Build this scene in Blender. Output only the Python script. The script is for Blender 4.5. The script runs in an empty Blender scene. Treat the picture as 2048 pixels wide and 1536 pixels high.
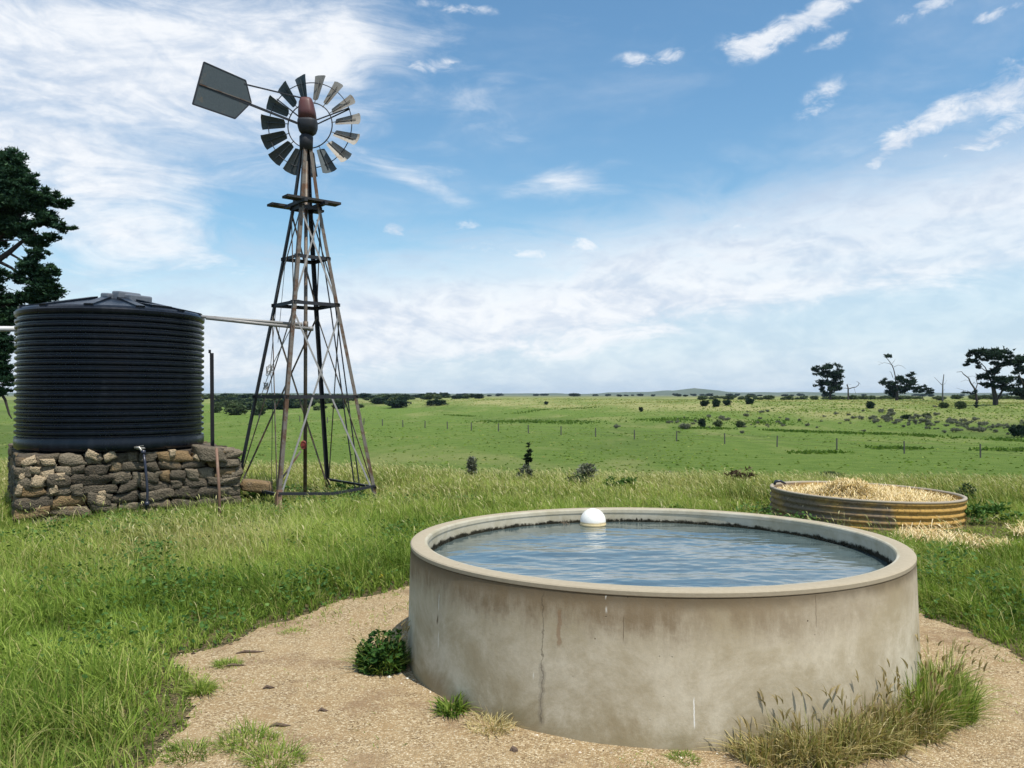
import bpy, bmesh, math, random
import numpy as np
from mathutils import Vector, Matrix
R = math.radians
rng = np.random.default_rng(7)
random.seed(7)
SC = bpy.context.scene
COL = SC.collection

# ------------------------------------------------------------------ camera
F = 1650.0; PITCH = 22 / F; CAMZ = 1.6
cd = bpy.data.cameras.new('camera'); cd.sensor_width = 36; cd.lens = 36 * F / 2048
cd.clip_start = 0.05; cd.clip_end = 30000
cam = bpy.data.objects.new('camera', cd); COL.objects.link(cam)
cam.location = (0, 0, CAMZ); cam.rotation_euler = (math.pi / 2 + PITCH, 0, 0)
SC.camera = cam
SC.view_settings.view_transform = 'Standard'; SC.view_settings.look = 'None'
SC.view_settings.gamma = 1; SC.view_settings.exposure = 0.12
SC.cycles.max_bounces = 6; SC.cycles.diffuse_bounces = 2; SC.cycles.glossy_bounces = 3
SC.cycles.transmission_bounces = 3; SC.cycles.transparent_max_bounces = 6
SC.cycles.volume_bounces = 0

def ray(px, py):
    a = (px - 1024) / F; b = (768 - py) / F
    return np.array([a, math.cos(PITCH) - b * math.sin(PITCH), math.sin(PITCH) + b * math.cos(PITCH)])
def at_y(px, py, y):                     # point of a sight line at depth y
    d = ray(px, py); t = y / d[1]; return Vector((d[0] * t, y, CAMZ + d[2] * t))
def at_z(px, py, z):                     # point of a sight line at height z
    d = ray(px, py); t = (z - CAMZ) / d[2]; return Vector((d[0] * t, d[1] * t, z))

# ------------------------------------------------------------------ nodes
class NT:
    def __init__(s, tree): s.t = tree; s.n = tree.nodes; s.l = tree.links
    def node(s, typ, **kw):
        n = s.n.new(typ)
        for k, v in kw.items(): setattr(n, k, v)
        return n
    def set(s, sock, v):
        if v is None: return
        if hasattr(v, 'default_value') and hasattr(v, 'links'): s.l.new(v, sock)
        elif isinstance(v, (tuple, list)) and len(v) == 3 and sock.type == 'RGBA': sock.default_value = (*v, 1)
        else: sock.default_value = v
    def m(s, op, a, b=None, c=None, clamp=False):
        n = s.node('ShaderNodeMath', operation=op, use_clamp=clamp)
        s.set(n.inputs[0], a); s.set(n.inputs[1], b); s.set(n.inputs[2], c); return n.outputs[0]
    def noise(s, vec, scale, detail=4, rough=.5, dist=0, out=0):
        n = s.node('ShaderNodeTexNoise'); s.set(n.inputs['Vector'], vec)
        n.inputs['Scale'].default_value = scale; n.inputs['Detail'].default_value = detail
        n.inputs['Roughness'].default_value = rough; n.inputs['Distortion'].default_value = dist
        return n.outputs[out]
    def voro(s, vec, scale, out='Distance', rand=1, feature='F1'):
        n = s.node('ShaderNodeTexVoronoi', feature=feature); s.set(n.inputs['Vector'], vec)
        n.inputs['Scale'].default_value = scale; n.inputs['Randomness'].default_value = rand
        return n.outputs[out]
    def mix(s, f, a, b, typ='MIX'):
        n = s.node('ShaderNodeMix', data_type='RGBA', blend_type=typ)
        s.set(n.inputs[0], f); s.set(n.inputs[6], a); s.set(n.inputs[7], b); return n.outputs[2]
    def mr(s, v, a, b, c=0., d=1., smooth=True):
        n = s.node('ShaderNodeMapRange'); n.interpolation_type = 'SMOOTHSTEP' if smooth else 'LINEAR'
        s.set(n.inputs[0], v); n.inputs[1].default_value = a; n.inputs[2].default_value = b
        n.inputs[3].default_value = c; n.inputs[4].default_value = d; return n.outputs[0]
    def vm(s, op, a, b=None, sc=None):
        n = s.node('ShaderNodeVectorMath', operation=op); s.set(n.inputs[0], a); s.set(n.inputs[1], b)
        if sc is not None: s.set(n.inputs['Scale'], sc)
        return n.outputs[1] if op in ('LENGTH', 'DOT_PRODUCT') else n.outputs[0]
    def xyz(s, v):
        n = s.node('ShaderNodeSeparateXYZ'); s.set(n.inputs[0], v); return n.outputs
    def comb(s, x, y, z):
        n = s.node('ShaderNodeCombineXYZ'); s.set(n.inputs[0], x); s.set(n.inputs[1], y); s.set(n.inputs[2], z); return n.outputs[0]
    def ramp(s, v, stops):
        n = s.node('ShaderNodeValToRGB'); s.set(n.inputs[0], v); e = n.color_ramp.elements
        while len(e) < len(stops): e.new(.5)
        for q, (p, c) in zip(e, stops): q.position = p; q.color = (*c, 1)
        return n.outputs[0]
    def bump(s, h, strength=.5, dist=.01):
        n = s.node('ShaderNodeBump'); s.set(n.inputs['Height'], h)
        n.inputs['Strength'].default_value = strength; n.inputs['Distance'].default_value = dist; return n.outputs[0]
def material(name, fn):
    m = bpy.data.materials.new(name); m.use_nodes = True; t = NT(m.node_tree)
    for n in list(t.n): t.n.remove(n)
    out = t.node('ShaderNodeOutputMaterial'); t.co = t.node('ShaderNodeTexCoord').outputs['Object']
    t.geo = t.node('ShaderNodeNewGeometry').outputs
    r = fn(t)
    t.l.new(r, out.inputs['Surface']); return m
def pbr(t, col, rough=.7, metal=0., normal=None, spec=.5, **kw):
    p = t.node('ShaderNodeBsdfPrincipled'); t.set(p.inputs['Base Color'], col); t.set(p.inputs['Roughness'], rough)
    t.set(p.inputs['Metallic'], metal); t.set(p.inputs['Specular IOR Level'], spec)
    if normal is not None: t.l.new(normal, p.inputs['Normal'])
    for k, v in kw.items(): t.set(p.inputs[k], v)
    return p.outputs[0]

# ------------------------------------------------------------------ sky and sun
SUN = Vector((0.25, -0.30, 0.92)).normalized()
EL = math.asin(SUN.z); AZ = math.atan2(SUN.x, SUN.y)
ld = bpy.data.lights.new('sun', 'SUN'); ld.energy = 4.6; ld.angle = R(0.53); ld.color = (1, .95, .87)
so = bpy.data.objects.new('sun', ld); COL.objects.link(so); so.location = (20, -20, 60)
so.rotation_euler = (-SUN).to_track_quat('-Z', 'Y').to_euler()
w = bpy.data.worlds.new('World'); SC.world = w; w.use_nodes = True
T = NT(w.node_tree)
for n in list(T.n): T.n.remove(n)
def build_sky():
    sk = T.node('ShaderNodeTexSky', sky_type='NISHITA'); sk.sun_disc = False
    sk.sun_elevation = EL; sk.sun_rotation = AZ; sk.air_density = 1.15; sk.dust_density = .35; sk.ozone_density = 3.2
    g = T.node('ShaderNodeTexCoord').outputs['Generated']
    x, y, z = T.xyz(g)
    hl = T.m('SQRT', T.m('ADD', T.m('MULTIPLY', x, x), T.m('MULTIPLY', y, y)))
    az = T.m('ARCTAN2', x, y)
    v = T.m('DIVIDE', z, T.m('MAXIMUM', hl, .02))
    zz = T.m('ADD', T.m('MAXIMUM', z, 0.), .10)
    P = T.comb(T.m('DIVIDE', x, zz), T.m('DIVIDE', y, zz), 0.)
    n1 = T.noise(P, 1.35, 9, .60, .35)              # wisps as a flat layer overhead
    n2 = T.noise(T.comb(T.m('MULTIPLY', az, 7.), T.m('MULTIPLY', v, 20.), 1.7), 1.0, 8, .62, .8)
    n3 = T.noise(T.comb(T.m('MULTIPLY', az, 30.), T.m('MULTIPLY', v, 52.), 4.1), 1.0, 7, .62, .5)
    n4 = T.noise(T.comb(T.m('MULTIPLY', az, 2.4), T.m('MULTIPLY', v, 10.), 9.2), 1.0, 4, .5, .3)
    def blob(px, py, rx, ry, rot=0., amp=1.):
        d = ray(px, py); a0 = math.atan2(d[0], d[1]); v0 = d[2] / math.hypot(d[0], d[1])
        c, s_ = math.cos(R(rot)), math.sin(R(rot)); rx /= F; ry /= F
        da = T.m('SUBTRACT', az, a0); dv = T.m('SUBTRACT', v, v0)
        p = T.m('DIVIDE', T.m('ADD', T.m('MULTIPLY', da, c), T.m('MULTIPLY', dv, s_)), rx)
        q = T.m('DIVIDE', T.m('SUBTRACT', T.m('MULTIPLY', dv, c), T.m('MULTIPLY', da, s_)), ry)
        e = T.m('EXPONENT', T.m('MULTIPLY', T.m('ADD', T.m('MULTIPLY', p, p), T.m('MULTIPLY', q, q)), -1.))
        return T.m('MULTIPLY', e, amp)
    def total(L):
        r = L[0]
        for q in L[1:]: r = T.m('ADD', r, q)
        return r
    # broad soft cloud
    big = total([blob(*a) for a in [
        (60, 130, 700, 150, -4, 1.05), (620, 60, 230, 100, 15, .75), (80, 330, 330, 90, -8, .75), (330, 60, 420, 100, 0, .5),
        (250, 480, 420, 60, -6, .60), (150, 560, 300, 60, 0, .5),
        (1150, 350, 150, 24, 14, .55), (850, 370, 120, 16, -22, .46), (1210, 375, 90, 18, -8, .4)]])
    dB = T.m('ADD', T.m('MULTIPLY', big, .95), T.m('ADD', T.m('MULTIPLY', T.m('SUBTRACT', n1, .5), 1.0), T.m('MULTIPLY', T.m('SUBTRACT', n2, .5), 1.5)))
    mB = T.mr(dB, .16, 1.25)
    # small puffs
    sm = total([blob(*a) for a in [
        (1590, 50, 105, 22, 27, 1.25), (1500, 80, 60, 26, 10, .9), (1670, 20, 60, 22, 20, .9), (1660, 85, 40, 12, 15, .8),
        (1262, 120, 32, 14, 0, 1.1), (1335, 112, 28, 14, 12, 1.1), (875, 132, 60, 16, 0, .8), (905, 15, 150, 12, -4, .6),
        (1935, 215, 110, 26, 14, 1.15), (1790, 290, 75, 22, 33, 1.15), (1960, 285, 70, 20, 10, .9), (2080, 200, 80, 40, 10, .9),
        (1640, 200, 50, 26, 42, .8), (1860, 15, 60, 16, 15, .85), (1980, 30, 50, 14, 15, .8), (2060, 120, 80, 30, 20, .5),
        (790, 460, 22, 20, 0, .9), (925, 450, 40, 14, 0, .6), (1490, 455, 90, 22, 8, .9), (1590, 398, 40, 12, 5, .7), (1160, 490, 60, 22, 0, .8),
        (1020, 500, 120, 22, -6, .8), (1540, 575, 30, 10, 0, .5)]])
    dS = T.m('ADD', T.m('MULTIPLY', sm, .9), T.m('MULTIPLY', T.m('SUBTRACT', n3, .5), 3.0))
    mS = T.m('MULTIPLY', T.m('MULTIPLY', T.mr(dS, .1, 1.4), T.mr(sm, .06, .5)), .92)
    # the bright bank low over the plain (higher to the right), and a second patchy deck
    edge = T.m('ADD', v, T.m('MULTIPLY', az, -.15))
    edge = T.m('ADD', edge, T.m('MULTIPLY', T.m('SUBTRACT', n2, .5), .13))
    edge = T.m('ADD', edge, T.m('MULTIPLY', T.m('SUBTRACT', n3, .5), .035))
    bank = T.m('MULTIPLY', T.mr(edge, .235, .115), T.mr(edge, .035, .075, .55, 1.))
    bank = T.m('MULTIPLY', bank, T.mr(n4, .30, .62, .72, 1.0))
    # thin veil in the blue
    veil = T.m('MULTIPLY', T.mr(n1, .46, .85), .42)
    over = T.m('MULTIPLY', T.mr(v, .5, .9), T.mr(n1, .42, .62))     # cloud overhead, out of frame
    cm = T.m('MAXIMUM', T.m('MAXIMUM', mB, mS), T.m('MAXIMUM', bank, T.m('MAXIMUM', veil, over)))
    cm = T.m('MULTIPLY', cm, .95)
    shade = T.m('ADD', T.m('MULTIPLY', n2, .6), T.m('MULTIPLY', n3, .4))
    ccol = T.mix(T.mr(shade, .36, .62), (.60, .68, .80), (.90, .92, .95))
    # horizon air: pale blue under the bank
    low = T.mix(T.mr(v, .0, .16), (.56, .70, .85), (1, 1, 1))
    bg1 = T.node('ShaderNodeBackground'); T.l.new(T.mix(1., sk.outputs[0], T.mix(T.mr(v, 0., .40), (.92, 1.06, 1.04), (.78, 1.02, 1.05)), 'MULTIPLY'), bg1.inputs[0]); bg1.inputs[1].default_value = .13
    bg2 = T.node('ShaderNodeBackground'); T.l.new(ccol, bg2.inputs[0]); bg2.inputs[1].default_value = 1.0
    bg3 = T.node('ShaderNodeBackground'); bg3.inputs[0].default_value = (.46, .64, .84, 1); bg3.inputs[1].default_value = 1.0
    ms = T.node('ShaderNodeMixShader'); T.l.new(T.mr(v, .22, -.02, 0., .8), ms.inputs[0]); T.l.new(bg1.outputs[0], ms.inputs[1]); T.l.new(bg3.outputs[0], ms.inputs[2])
    mx = T.node('ShaderNodeMixShader'); T.l.new(cm, mx.inputs[0]); T.l.new(ms.outputs[0], mx.inputs[1]); T.l.new(bg2.outputs[0], mx.inputs[2])
    out = T.node('ShaderNodeOutputWorld'); T.l.new(mx.outputs[0], out.inputs[0])
build_sky()
w.cycles.sampling_method = 'MANUAL'; w.cycles.sample_map_resolution = 512

# ------------------------------------------------------------------ mesh helpers
def tag(o, label=None, cat=None, group=None, kind=None):
    if label: o['label'] = label
    if cat: o['category'] = cat
    if group: o['group'] = group
    if kind: o['kind'] = kind
    return o
def empty(name, loc, label=None, cat=None, group=None):
    o = bpy.data.objects.new(name, None); COL.objects.link(o); o.location = loc
    o.empty_display_size = .1
    return tag(o, label, cat, group)
def link(name, me, m=None, parent=None, smooth=False):
    o = bpy.data.objects.new(name, me); COL.objects.link(o)
    if m: me.materials.append(m)
    if smooth: me.polygons.foreach_set('use_smooth', [True] * len(me.polygons))
    if parent:
        o.parent = parent
        o.matrix_parent_inverse = Matrix.Translation(-Vector(parent.location)) if parent.parent is None else parent.matrix_parent_inverse.copy()
    return o
class MB:
    def __init__(s): s.v = []; s.f = []
    def add(s, v, f):
        b = len(s.v); s.v += [tuple(q) for q in v]; s.f += [tuple(i + b for i in q) for q in f]; return s
    def box(s, c, sx, sy, sz, rot=None):
        rot = rot or Matrix.Identity(3); c = Vector(c)
        v = [c + rot @ Vector((x * sx / 2, y * sy / 2, z * sz / 2)) for x in (-1, 1) for y in (-1, 1) for z in (-1, 1)]
        return s.add(v, [(0, 1, 3, 2), (4, 6, 7, 5), (0, 4, 5, 1), (2, 3, 7, 6), (0, 2, 6, 4), (1, 5, 7, 3)])
    def bar(s, a, b, wd, th, side=None):          # rectangular bar a -> b
        a, b = Vector(a), Vector(b); d = (b - a).normalized()
        side = Vector(side) if side is not None else Vector((0, 0, 1))
        x = d.cross(side)
        if x.length < 1e-3: x = d.cross(Vector((1, 0, 0)))
        x.normalize(); y = x.cross(d)
        v = [p + x * (i * wd / 2) + y * (j * th / 2) for p in (a, b) for i, j in ((-1, -1), (1, -1), (1, 1), (-1, 1))]
        return s.add(v, [(3, 2, 1, 0), (4, 5, 6, 7), (0, 1, 5, 4), (1, 2, 6, 5), (2, 3, 7, 6), (3, 0, 4, 7)])
    def angle(s, a, b, wd, th, d1, d2):           # L-section bar a -> b, legs along d1 and d2
        a, b = Vector(a), Vector(b); d1 = Vector(d1); d2 = Vector(d2)
        prof = [Vector((0, 0)), Vector((wd, 0)), Vector((wd, th)), Vector((th, th)), Vector((th, wd)), Vector((0, wd))]
        v = [p + d1 * q.x + d2 * q.y for p in (a, b) for q in prof]
        f = [(i, (i + 1) % 6, (i + 1) % 6 + 6, i + 6) for i in range(6)] + [(5, 4, 3, 2, 1, 0), (6, 7, 8, 9, 10, 11)]
        return s.add(v, f)
    def tube(s, pts, rad, n=8, cap=True):
        pts = [Vector(p) for p in pts]; rad = rad if isinstance(rad, (list, tuple)) else [rad] * len(pts)
        rings = []; x = None
        for i, p in enumerate(pts):
            d = (pts[min(i + 1, len(pts) - 1)] - pts[max(i - 1, 0)]).normalized()
            if x is None:
                x = d.cross(Vector((0, 0, 1)));
                if x.length < .1: x = d.cross(Vector((1, 0, 0)))
            x = (x - d * x.dot(d)).normalized(); y = d.cross(x)
            rings.append([p + (x * math.cos(2 * math.pi * k / n) + y * math.sin(2 * math.pi * k / n)) * rad[i] for k in range(n)])
        v = [q for r_ in rings for q in r_]; f = []
        for i in range(len(pts) - 1):
            for k in range(n): f.append((i * n + k, i * n + (k + 1) % n, (i + 1) * n + (k + 1) % n, (i + 1) * n + k))
        if cap: f += [tuple(range(n))[::-1], tuple((len(pts) - 1) * n + k for k in range(n))]
        return s.add(v, f)
    def lathe(s, prof, n=64, c=(0, 0, 0), closed=False):
        v = []; f = []; m_ = len(prof)
        for k in range(n):
            a = 2 * math.pi * k / n
            for r_, z in prof: v.append((c[0] + r_ * math.cos(a), c[1] + r_ * math.sin(a), c[2] + z))
        for k in range(n):
            for i in range(m_ if closed else m_ - 1):
                j = (i + 1) % m_; k2 = (k + 1) % n
                f.append((k * m_ + i, k2 * m_ + i, k2 * m_ + j, k * m_ + j))
        return s.add(v, f)
    def build(s, name, m=None, parent=None, smooth=False):
        me = bpy.data.meshes.new(name); me.from_pydata(s.v, [], s.f); me.update()
        return link(name, me, m, parent, smooth)
def np_mesh(name, V, nq, quads, tris, mat_, attr=None, parent=None, smooth=False):
    me = bpy.data.meshes.new(name)
    me.vertices.add(len(V)); me.vertices.foreach_set('co', np.ascontiguousarray(V, np.float32).ravel())
    q = quads.reshape(-1, 4) if quads is not None and len(quads) else np.zeros((0, 4), np.int32)
    t = tris.reshape(-1, 3) if tris is not None and len(tris) else np.zeros((0, 3), np.int32)
    loops = np.concatenate([q.ravel(), t.ravel()]).astype(np.int32)
    me.loops.add(len(loops)); me.loops.foreach_set('vertex_index', loops)
    st = np.concatenate([np.arange(len(q)) * 4, len(q) * 4 + np.arange(len(t)) * 3]).astype(np.int32)
    me.polygons.add(len(st)); me.polygons.foreach_set('loop_start', st)
    me.update(calc_edges=True)
    if attr is not None:
        a = me.color_attributes.new('tint', 'FLOAT_COLOR', 'POINT')
        a.data.foreach_set('color', np.ascontiguousarray(attr, np.float32).ravel())
    return link(name, me, mat_, parent, smooth)

# value noise in numpy
def _h(ix, iy, s):
    n = (ix * 374761393 + iy * 668265263 + s * 1274126177) & 0xffffffff
    n = ((n ^ (n >> 13)) * 1274126177) & 0xffffffff
    return ((n ^ (n >> 16)) & 0xffff) / 65535.
def vnoise(x, y, s=0):
    x = np.asarray(x, float); y = np.asarray(y, float)
    ix = np.floor(x).astype(np.int64); iy = np.floor(y).astype(np.int64); fx = x - ix; fy = y - iy
    fx = fx * fx * (3 - 2 * fx); fy = fy * fy * (3 - 2 * fy)
    return (_h(ix, iy, s) * (1 - fx) + _h(ix + 1, iy, s) * fx) * (1 - fy) + (_h(ix, iy + 1, s) * (1 - fx) + _h(ix + 1, iy + 1, s) * fx) * fy
def fbm(x, y, s=0, o=4):
    r_ = 0; a = .5; t = 0
    for i in range(o): r_ = r_ + a * vnoise(x * 2 ** i, y * 2 ** i, s + i); t += a; a *= .5
    return r_ / t
def sstep(x): x = np.clip(x, 0, 1); return x * x * (3 - 2 * x)

# ------------------------------------------------------------------ terrain
def terrain(x, y):
    x = np.asarray(x, float); y = np.asarray(y, float)
    d = np.hypot(x, y); a = np.arctan2(x, np.where(np.abs(y) + np.abs(x) < 1e-6, 1e-6, y)); u = np.tan(np.clip(a, -.75, .75))
    D = np.where(np.abs(a) < .75, y, d * .73)
    c = np.interp(u, [-.6, -.35, -.15, -.05, .3, .6], [16.5, 15.5, 14.2, 12.8, 11.8, 11.5])
    z = -4 * sstep((D - c) / 34.)
    E_ = np.interp(u, [-.6, -.35, -.15, 0., .1, .2, .3, .45, .6], [330, 300, 235, 185, 155, 138, 122, 104, 92])
    t = (D - E_) / (E_ * .95)
    fold = (fbm(x * .012 + 5, y * .012, 31, 3) - .5) * sstep((D - 60) / 90) * sstep((900 - D) / 500)
    z = z + 3.4 * sstep(t) + fold * 2.2 * sstep((D - E_ * .9) / 60) + fold * .35
    z = z + (fbm(x * .5, y * .5, 11, 3) - .5) * .10 * sstep((D - 13) / 4)
    z = z + (fbm(x * .15 + 3, y * .15, 17, 3) - .5) * .3 * sstep((D - 60) / 30)
    return z
def ground(px, py):                      # where the sight line meets the terrain
    d = ray(px, py); ts = np.geomspace(1., 6000., 3500)
    hit = CAMZ + d[2] * ts < terrain(d[0] * ts, d[1] * ts); t = ts[hit.argmax()] if hit.any() else 6000.
    return Vector((d[0] * t, d[1] * t, float(terrain(d[0] * t, d[1] * t))))
def on_ground(x, y): return Vector((x, y, float(terrain(x, y))))

def grass_ground(t):
    x, y, z = t.xyz(t.co)
    far = t.mr(y, 22, 60)
    n1 = t.noise(t.comb(x, t.m('MULTIPLY', y, .35), 0.), .06, 6, .6); n2 = t.noise(t.co, .5, 6, .65); n3 = t.noise(t.co, 9., 4, .7)
    n0 = t.noise(t.comb(t.m('MULTIPLY', x, .5), t.m('MULTIPLY', y, .22), 3.), .03, 5, .55, .4)
    near = t.mix(n3, (.085, .088, .034), (.22, .165, .09))
    green = t.mix(t.mr(n2, .3, .7), (.100, .165, .030), (.150, .215, .045))
    straw = t.mix(n2, (.24, .25, .09), (.36, .34, .15))
    hill = t.mr(t.m('ADD', z, t.m('MULTIPLY', t.m('SUBTRACT', n1, .5), 2.4)), -3.3, -1.6)
    f = t.m('MULTIPLY', hill, t.mr(n1, .40, .62, .25, 1.))
    c = t.mix(f, green, straw)
    c = t.mix(t.m('MULTIPLY', t.mr(n0, .50, .64), .6), c, (.085, .125, .032))
    c = t.mix(t.m('MULTIPLY', t.mr(t.noise(t.comb(t.m('MULTIPLY', x, .6), t.m('MULTIPLY', y, .2), 8.), .12, 6, .65, .5), .5, .68), .55), c, (.26, .265, .10))
    c = t.mix(t.m('MULTIPLY', t.mr(t.noise(t.co, 1.7, 5, .7), .62, .76), .45), c, (.05, .085, .022))
    # plain beyond: duller
    c = t.mix(t.mr(y, 350, 1400), c, (.15, .165, .085))
    c = t.mix(far, near, c)
    b = t.bump(t.m('ADD', n2, t.noise(t.co, 3.5, 5, .7)), 1.0, .35)
    return pbr(t, c, 1., normal=b, spec=.1)
M = {}
M['ground'] = material('field_grass', grass_ground)
def axis(lo, hi, fine, n):
    t = np.linspace(-1, 1, n); k = 7.
    s_ = np.sinh(k * t) / np.sinh(k)
    return s_ * hi
xs = axis(5800, 5800, 0, 361); ys = np.concatenate([-np.geomspace(600, 2, 24), np.linspace(0, 24, 60), 24 + np.geomspace(.5, 6600, 300)])
X, Y = np.meshgrid(xs, ys); Z = terrain(X, Y)
nx, ny = len(xs), len(ys); I = np.arange(nx * ny).reshape(ny, nx)
quads = np.stack([I[:-1, :-1], I[:-1, 1:], I[1:, 1:], I[1:, :-1]], -1).reshape(-1, 4)
g_ = np_mesh('ground', np.stack([X, Y, Z], -1).reshape(-1, 3), 0, quads, None, M['ground'], smooth=True); tag(g_, kind='structure')

# ------------------------------------------------------------------ gravel round the trough
TC = (0.88, 5.23); TR = 1.507                     # trough centre and radius
gp = [(150, 1750), (285, 1620), (312, 1540), (328, 1480), (392, 1462), (392, 1400), (350, 1350), (356, 1318), (425, 1290), (500, 1262), (600, 1226), (690, 1200), (750, 1188), (815, 1172)]
GP = [at_z(a, b, 0)[:2] for a, b in gp]
for a in range(130, 20, -12): GP.append((TC[0] + 2.25 * math.cos(R(a)), TC[1] + 2.05 * math.sin(R(a))))
GP += [at_z(a, b, 0)[:2] for a, b in [(1845, 1236), (1905, 1255), (1985, 1292), (2060, 1345), (2180, 1430)]]
GP += [(4.6, 2.2), (5.5, -2.), (0, -4), (-3, -2.)]
GP = np.array(GP)
def poly_dist(x, y, PG):                          # signed: positive inside
    x = np.asarray(x, float); y = np.asarray(y, float); ins = np.zeros(x.shape, bool); dd = np.full(x.shape, 1e9)
    for i in range(len(PG)):
        x0, y0 = PG[i]; x1, y1 = PG[(i + 1) % len(PG)]
        c_ = ((y0 > y) != (y1 > y)) & (x < (x1 - x0) * (y - y0) / (y1 - y0 + 1e-12) + x0); ins ^= c_
        dx, dy = x1 - x0, y1 - y0; tt = np.clip(((x - x0) * dx + (y - y0) * dy) / (dx * dx + dy * dy + 1e-12), 0, 1)
        dd = np.minimum(dd, np.hypot(x - x0 - tt * dx, y - y0 - tt * dy))
    return np.where(ins, dd, -dd)
def gravel_in(x, y):
    return poly_dist(x, y, GP) + (fbm(x * 2.6, y * 2.6, 41, 5) - .5) * .36
def gravel_mat(t):
    v1 = t.node('ShaderNodeTexVoronoi'); t.l.new(t.co, v1.inputs['Vector']); v1.inputs['Scale'].default_value = 130
    s1 = t.xyz(v1.outputs['Color'])[0]
    n1 = t.noise(t.co, 1.1, 5, .6); n2 = t.noise(t.co, 6., 5, .65)
    base = t.mix(t.mr(n1, .3, .7), (.31, .21, .105), (.40, .29, .16))
    st = t.ramp(s1, [(0, (.13, .085, .045)), (.45, (.36, .26, .14)), (.8, (.47, .36, .21)), (1, (.64, .54, .37))])
    c = t.mix(t.mr(t.m('ADD', n2, t.m('MULTIPLY', s1, .25)), .42, .68), base, st)
    c = t.mix(t.m('MULTIPLY', t.mr(t.noise(t.co, 2.3, 6, .7), .50, .68), .7), c, (.235, .155, .09))
    h = t.m('ADD', t.m('MULTIPLY', t.m('SUBTRACT', 1., v1.outputs['Distance']), .6), n2)
    return pbr(t, c, .95, normal=t.bump(h, .9, .014), spec=.15)
M['gravel'] = material('gravel', gravel_mat)
gx = np.arange(-4.2, 5.8, .03); gy = np.arange(-4.2, 8.0, .03)
X, Y = np.meshgrid(gx, gy); inside = gravel_in(X, Y)
Zg = .004 + np.clip(inside, 0, .25) * .04 + (fbm(X * 3, Y * 3, 5, 3) - .5) * .012 * np.clip(inside * 4, 0, 1)
I = np.arange(X.size).reshape(X.shape)
ok = (inside[:-1, :-1] > 0) & (inside[:-1, 1:] > 0) & (inside[1:, 1:] > 0) & (inside[1:, :-1] > 0)
quads = np.stack([I[:-1, :-1], I[:-1, 1:], I[1:, 1:], I[1:, :-1]], -1)[ok]
used, inv = np.unique(quads, return_inverse=True)
VV = np.stack([X, Y, Zg], -1).reshape(-1, 3)[used]
tag(np_mesh('gravel_path', VV, 0, inv.reshape(-1, 4), None, M['gravel'], smooth=True), kind='structure')
# loose stones on it
def pebbles(name, xy, size, m_, zoff=.004):
    base = np.array([(1, 0, 0), (-1, 0, 0), (0, 1, 0), (0, -1, 0), (0, 0, .7), (0, 0, -.4), (.6, .6, .35), (-.6, .5, .3), (.55, -.6, .3), (-.6, -.6, .35)])
    tri = np.array([(0, 6, 4), (6, 2, 4), (2, 7, 4), (7, 1, 4), (1, 9, 4), (9, 3, 4), (3, 8, 4), (8, 0, 4), (6, 0, 5), (2, 6, 5), (7, 2, 5), (1, 7, 5), (9, 1, 5), (3, 9, 5), (8, 3, 5), (0, 8, 5)])
    N = len(xy); a = rng.uniform(0, 6.28, N); c_, s_ = np.cos(a), np.sin(a)
    b = base[None] * rng.uniform(.7, 1.3, (N, 10, 1)) * rng.uniform(.6, 1.3, (N, 1, 3)) * size[:, None, None]
    V = np.stack([b[..., 0] * c_[:, None] - b[..., 1] * s_[:, None], b[..., 0] * s_[:, None] + b[..., 1] * c_[:, None], b[..., 2]], -1)
    zz = terrain(xy[:, 0], xy[:, 1]) + zoff + size * .1
    V += np.stack([xy[:, 0], xy[:, 1], zz], -1)[:, None]
    tr = (tri[None] + (np.arange(N) * 10)[:, None, None]).reshape(-1, 3)
    col = np.repeat(np.stack([rng.random(N), rng.random(N), rng.random(N), np.ones(N)], -1), 10, 0)
    o = np_mesh(name, V.reshape(-1, 3), 0, None, tr, m_, col); return o
def tint(t):
    a = t.node('ShaderNodeAttribute', attribute_name='tint'); return t.xyz(a.outputs['Color'])
M['pebble'] = material('pebble', lambda t: pbr(t, t.ramp(tint(t)[0], [(0, (.10, .065, .045)), (.3, (.27, .18, .11)), (.75, (.44, .33, .20)), (1, (.70, .60, .44))]), .85, spec=.2))
N = 60000; xy = np.stack([rng.uniform(-3, 4.3, N), rng.uniform(2.8, 7.2, N)], -1)
dn = gravel_in(xy[:, 0], xy[:, 1]); keep = (dn > -.16 * rng.random(N)) & (np.hypot(xy[:, 0] - TC[0], xy[:, 1] - TC[1]) > 1.56) & (rng.random(N) < .25 + .9 * fbm(xy[:, 0] * 1.6, xy[:, 1] * 1.6, 8))
xy = xy[keep]; size = rng.lognormal(-5.75, .38, len(xy)).clip(.0018, .011)
tag(pebbles('gravel_stones', xy, size, M['pebble']), 'loose pale and brown pebbles scattered over the bare gravel', 'gravel', kind='stuff')

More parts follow.
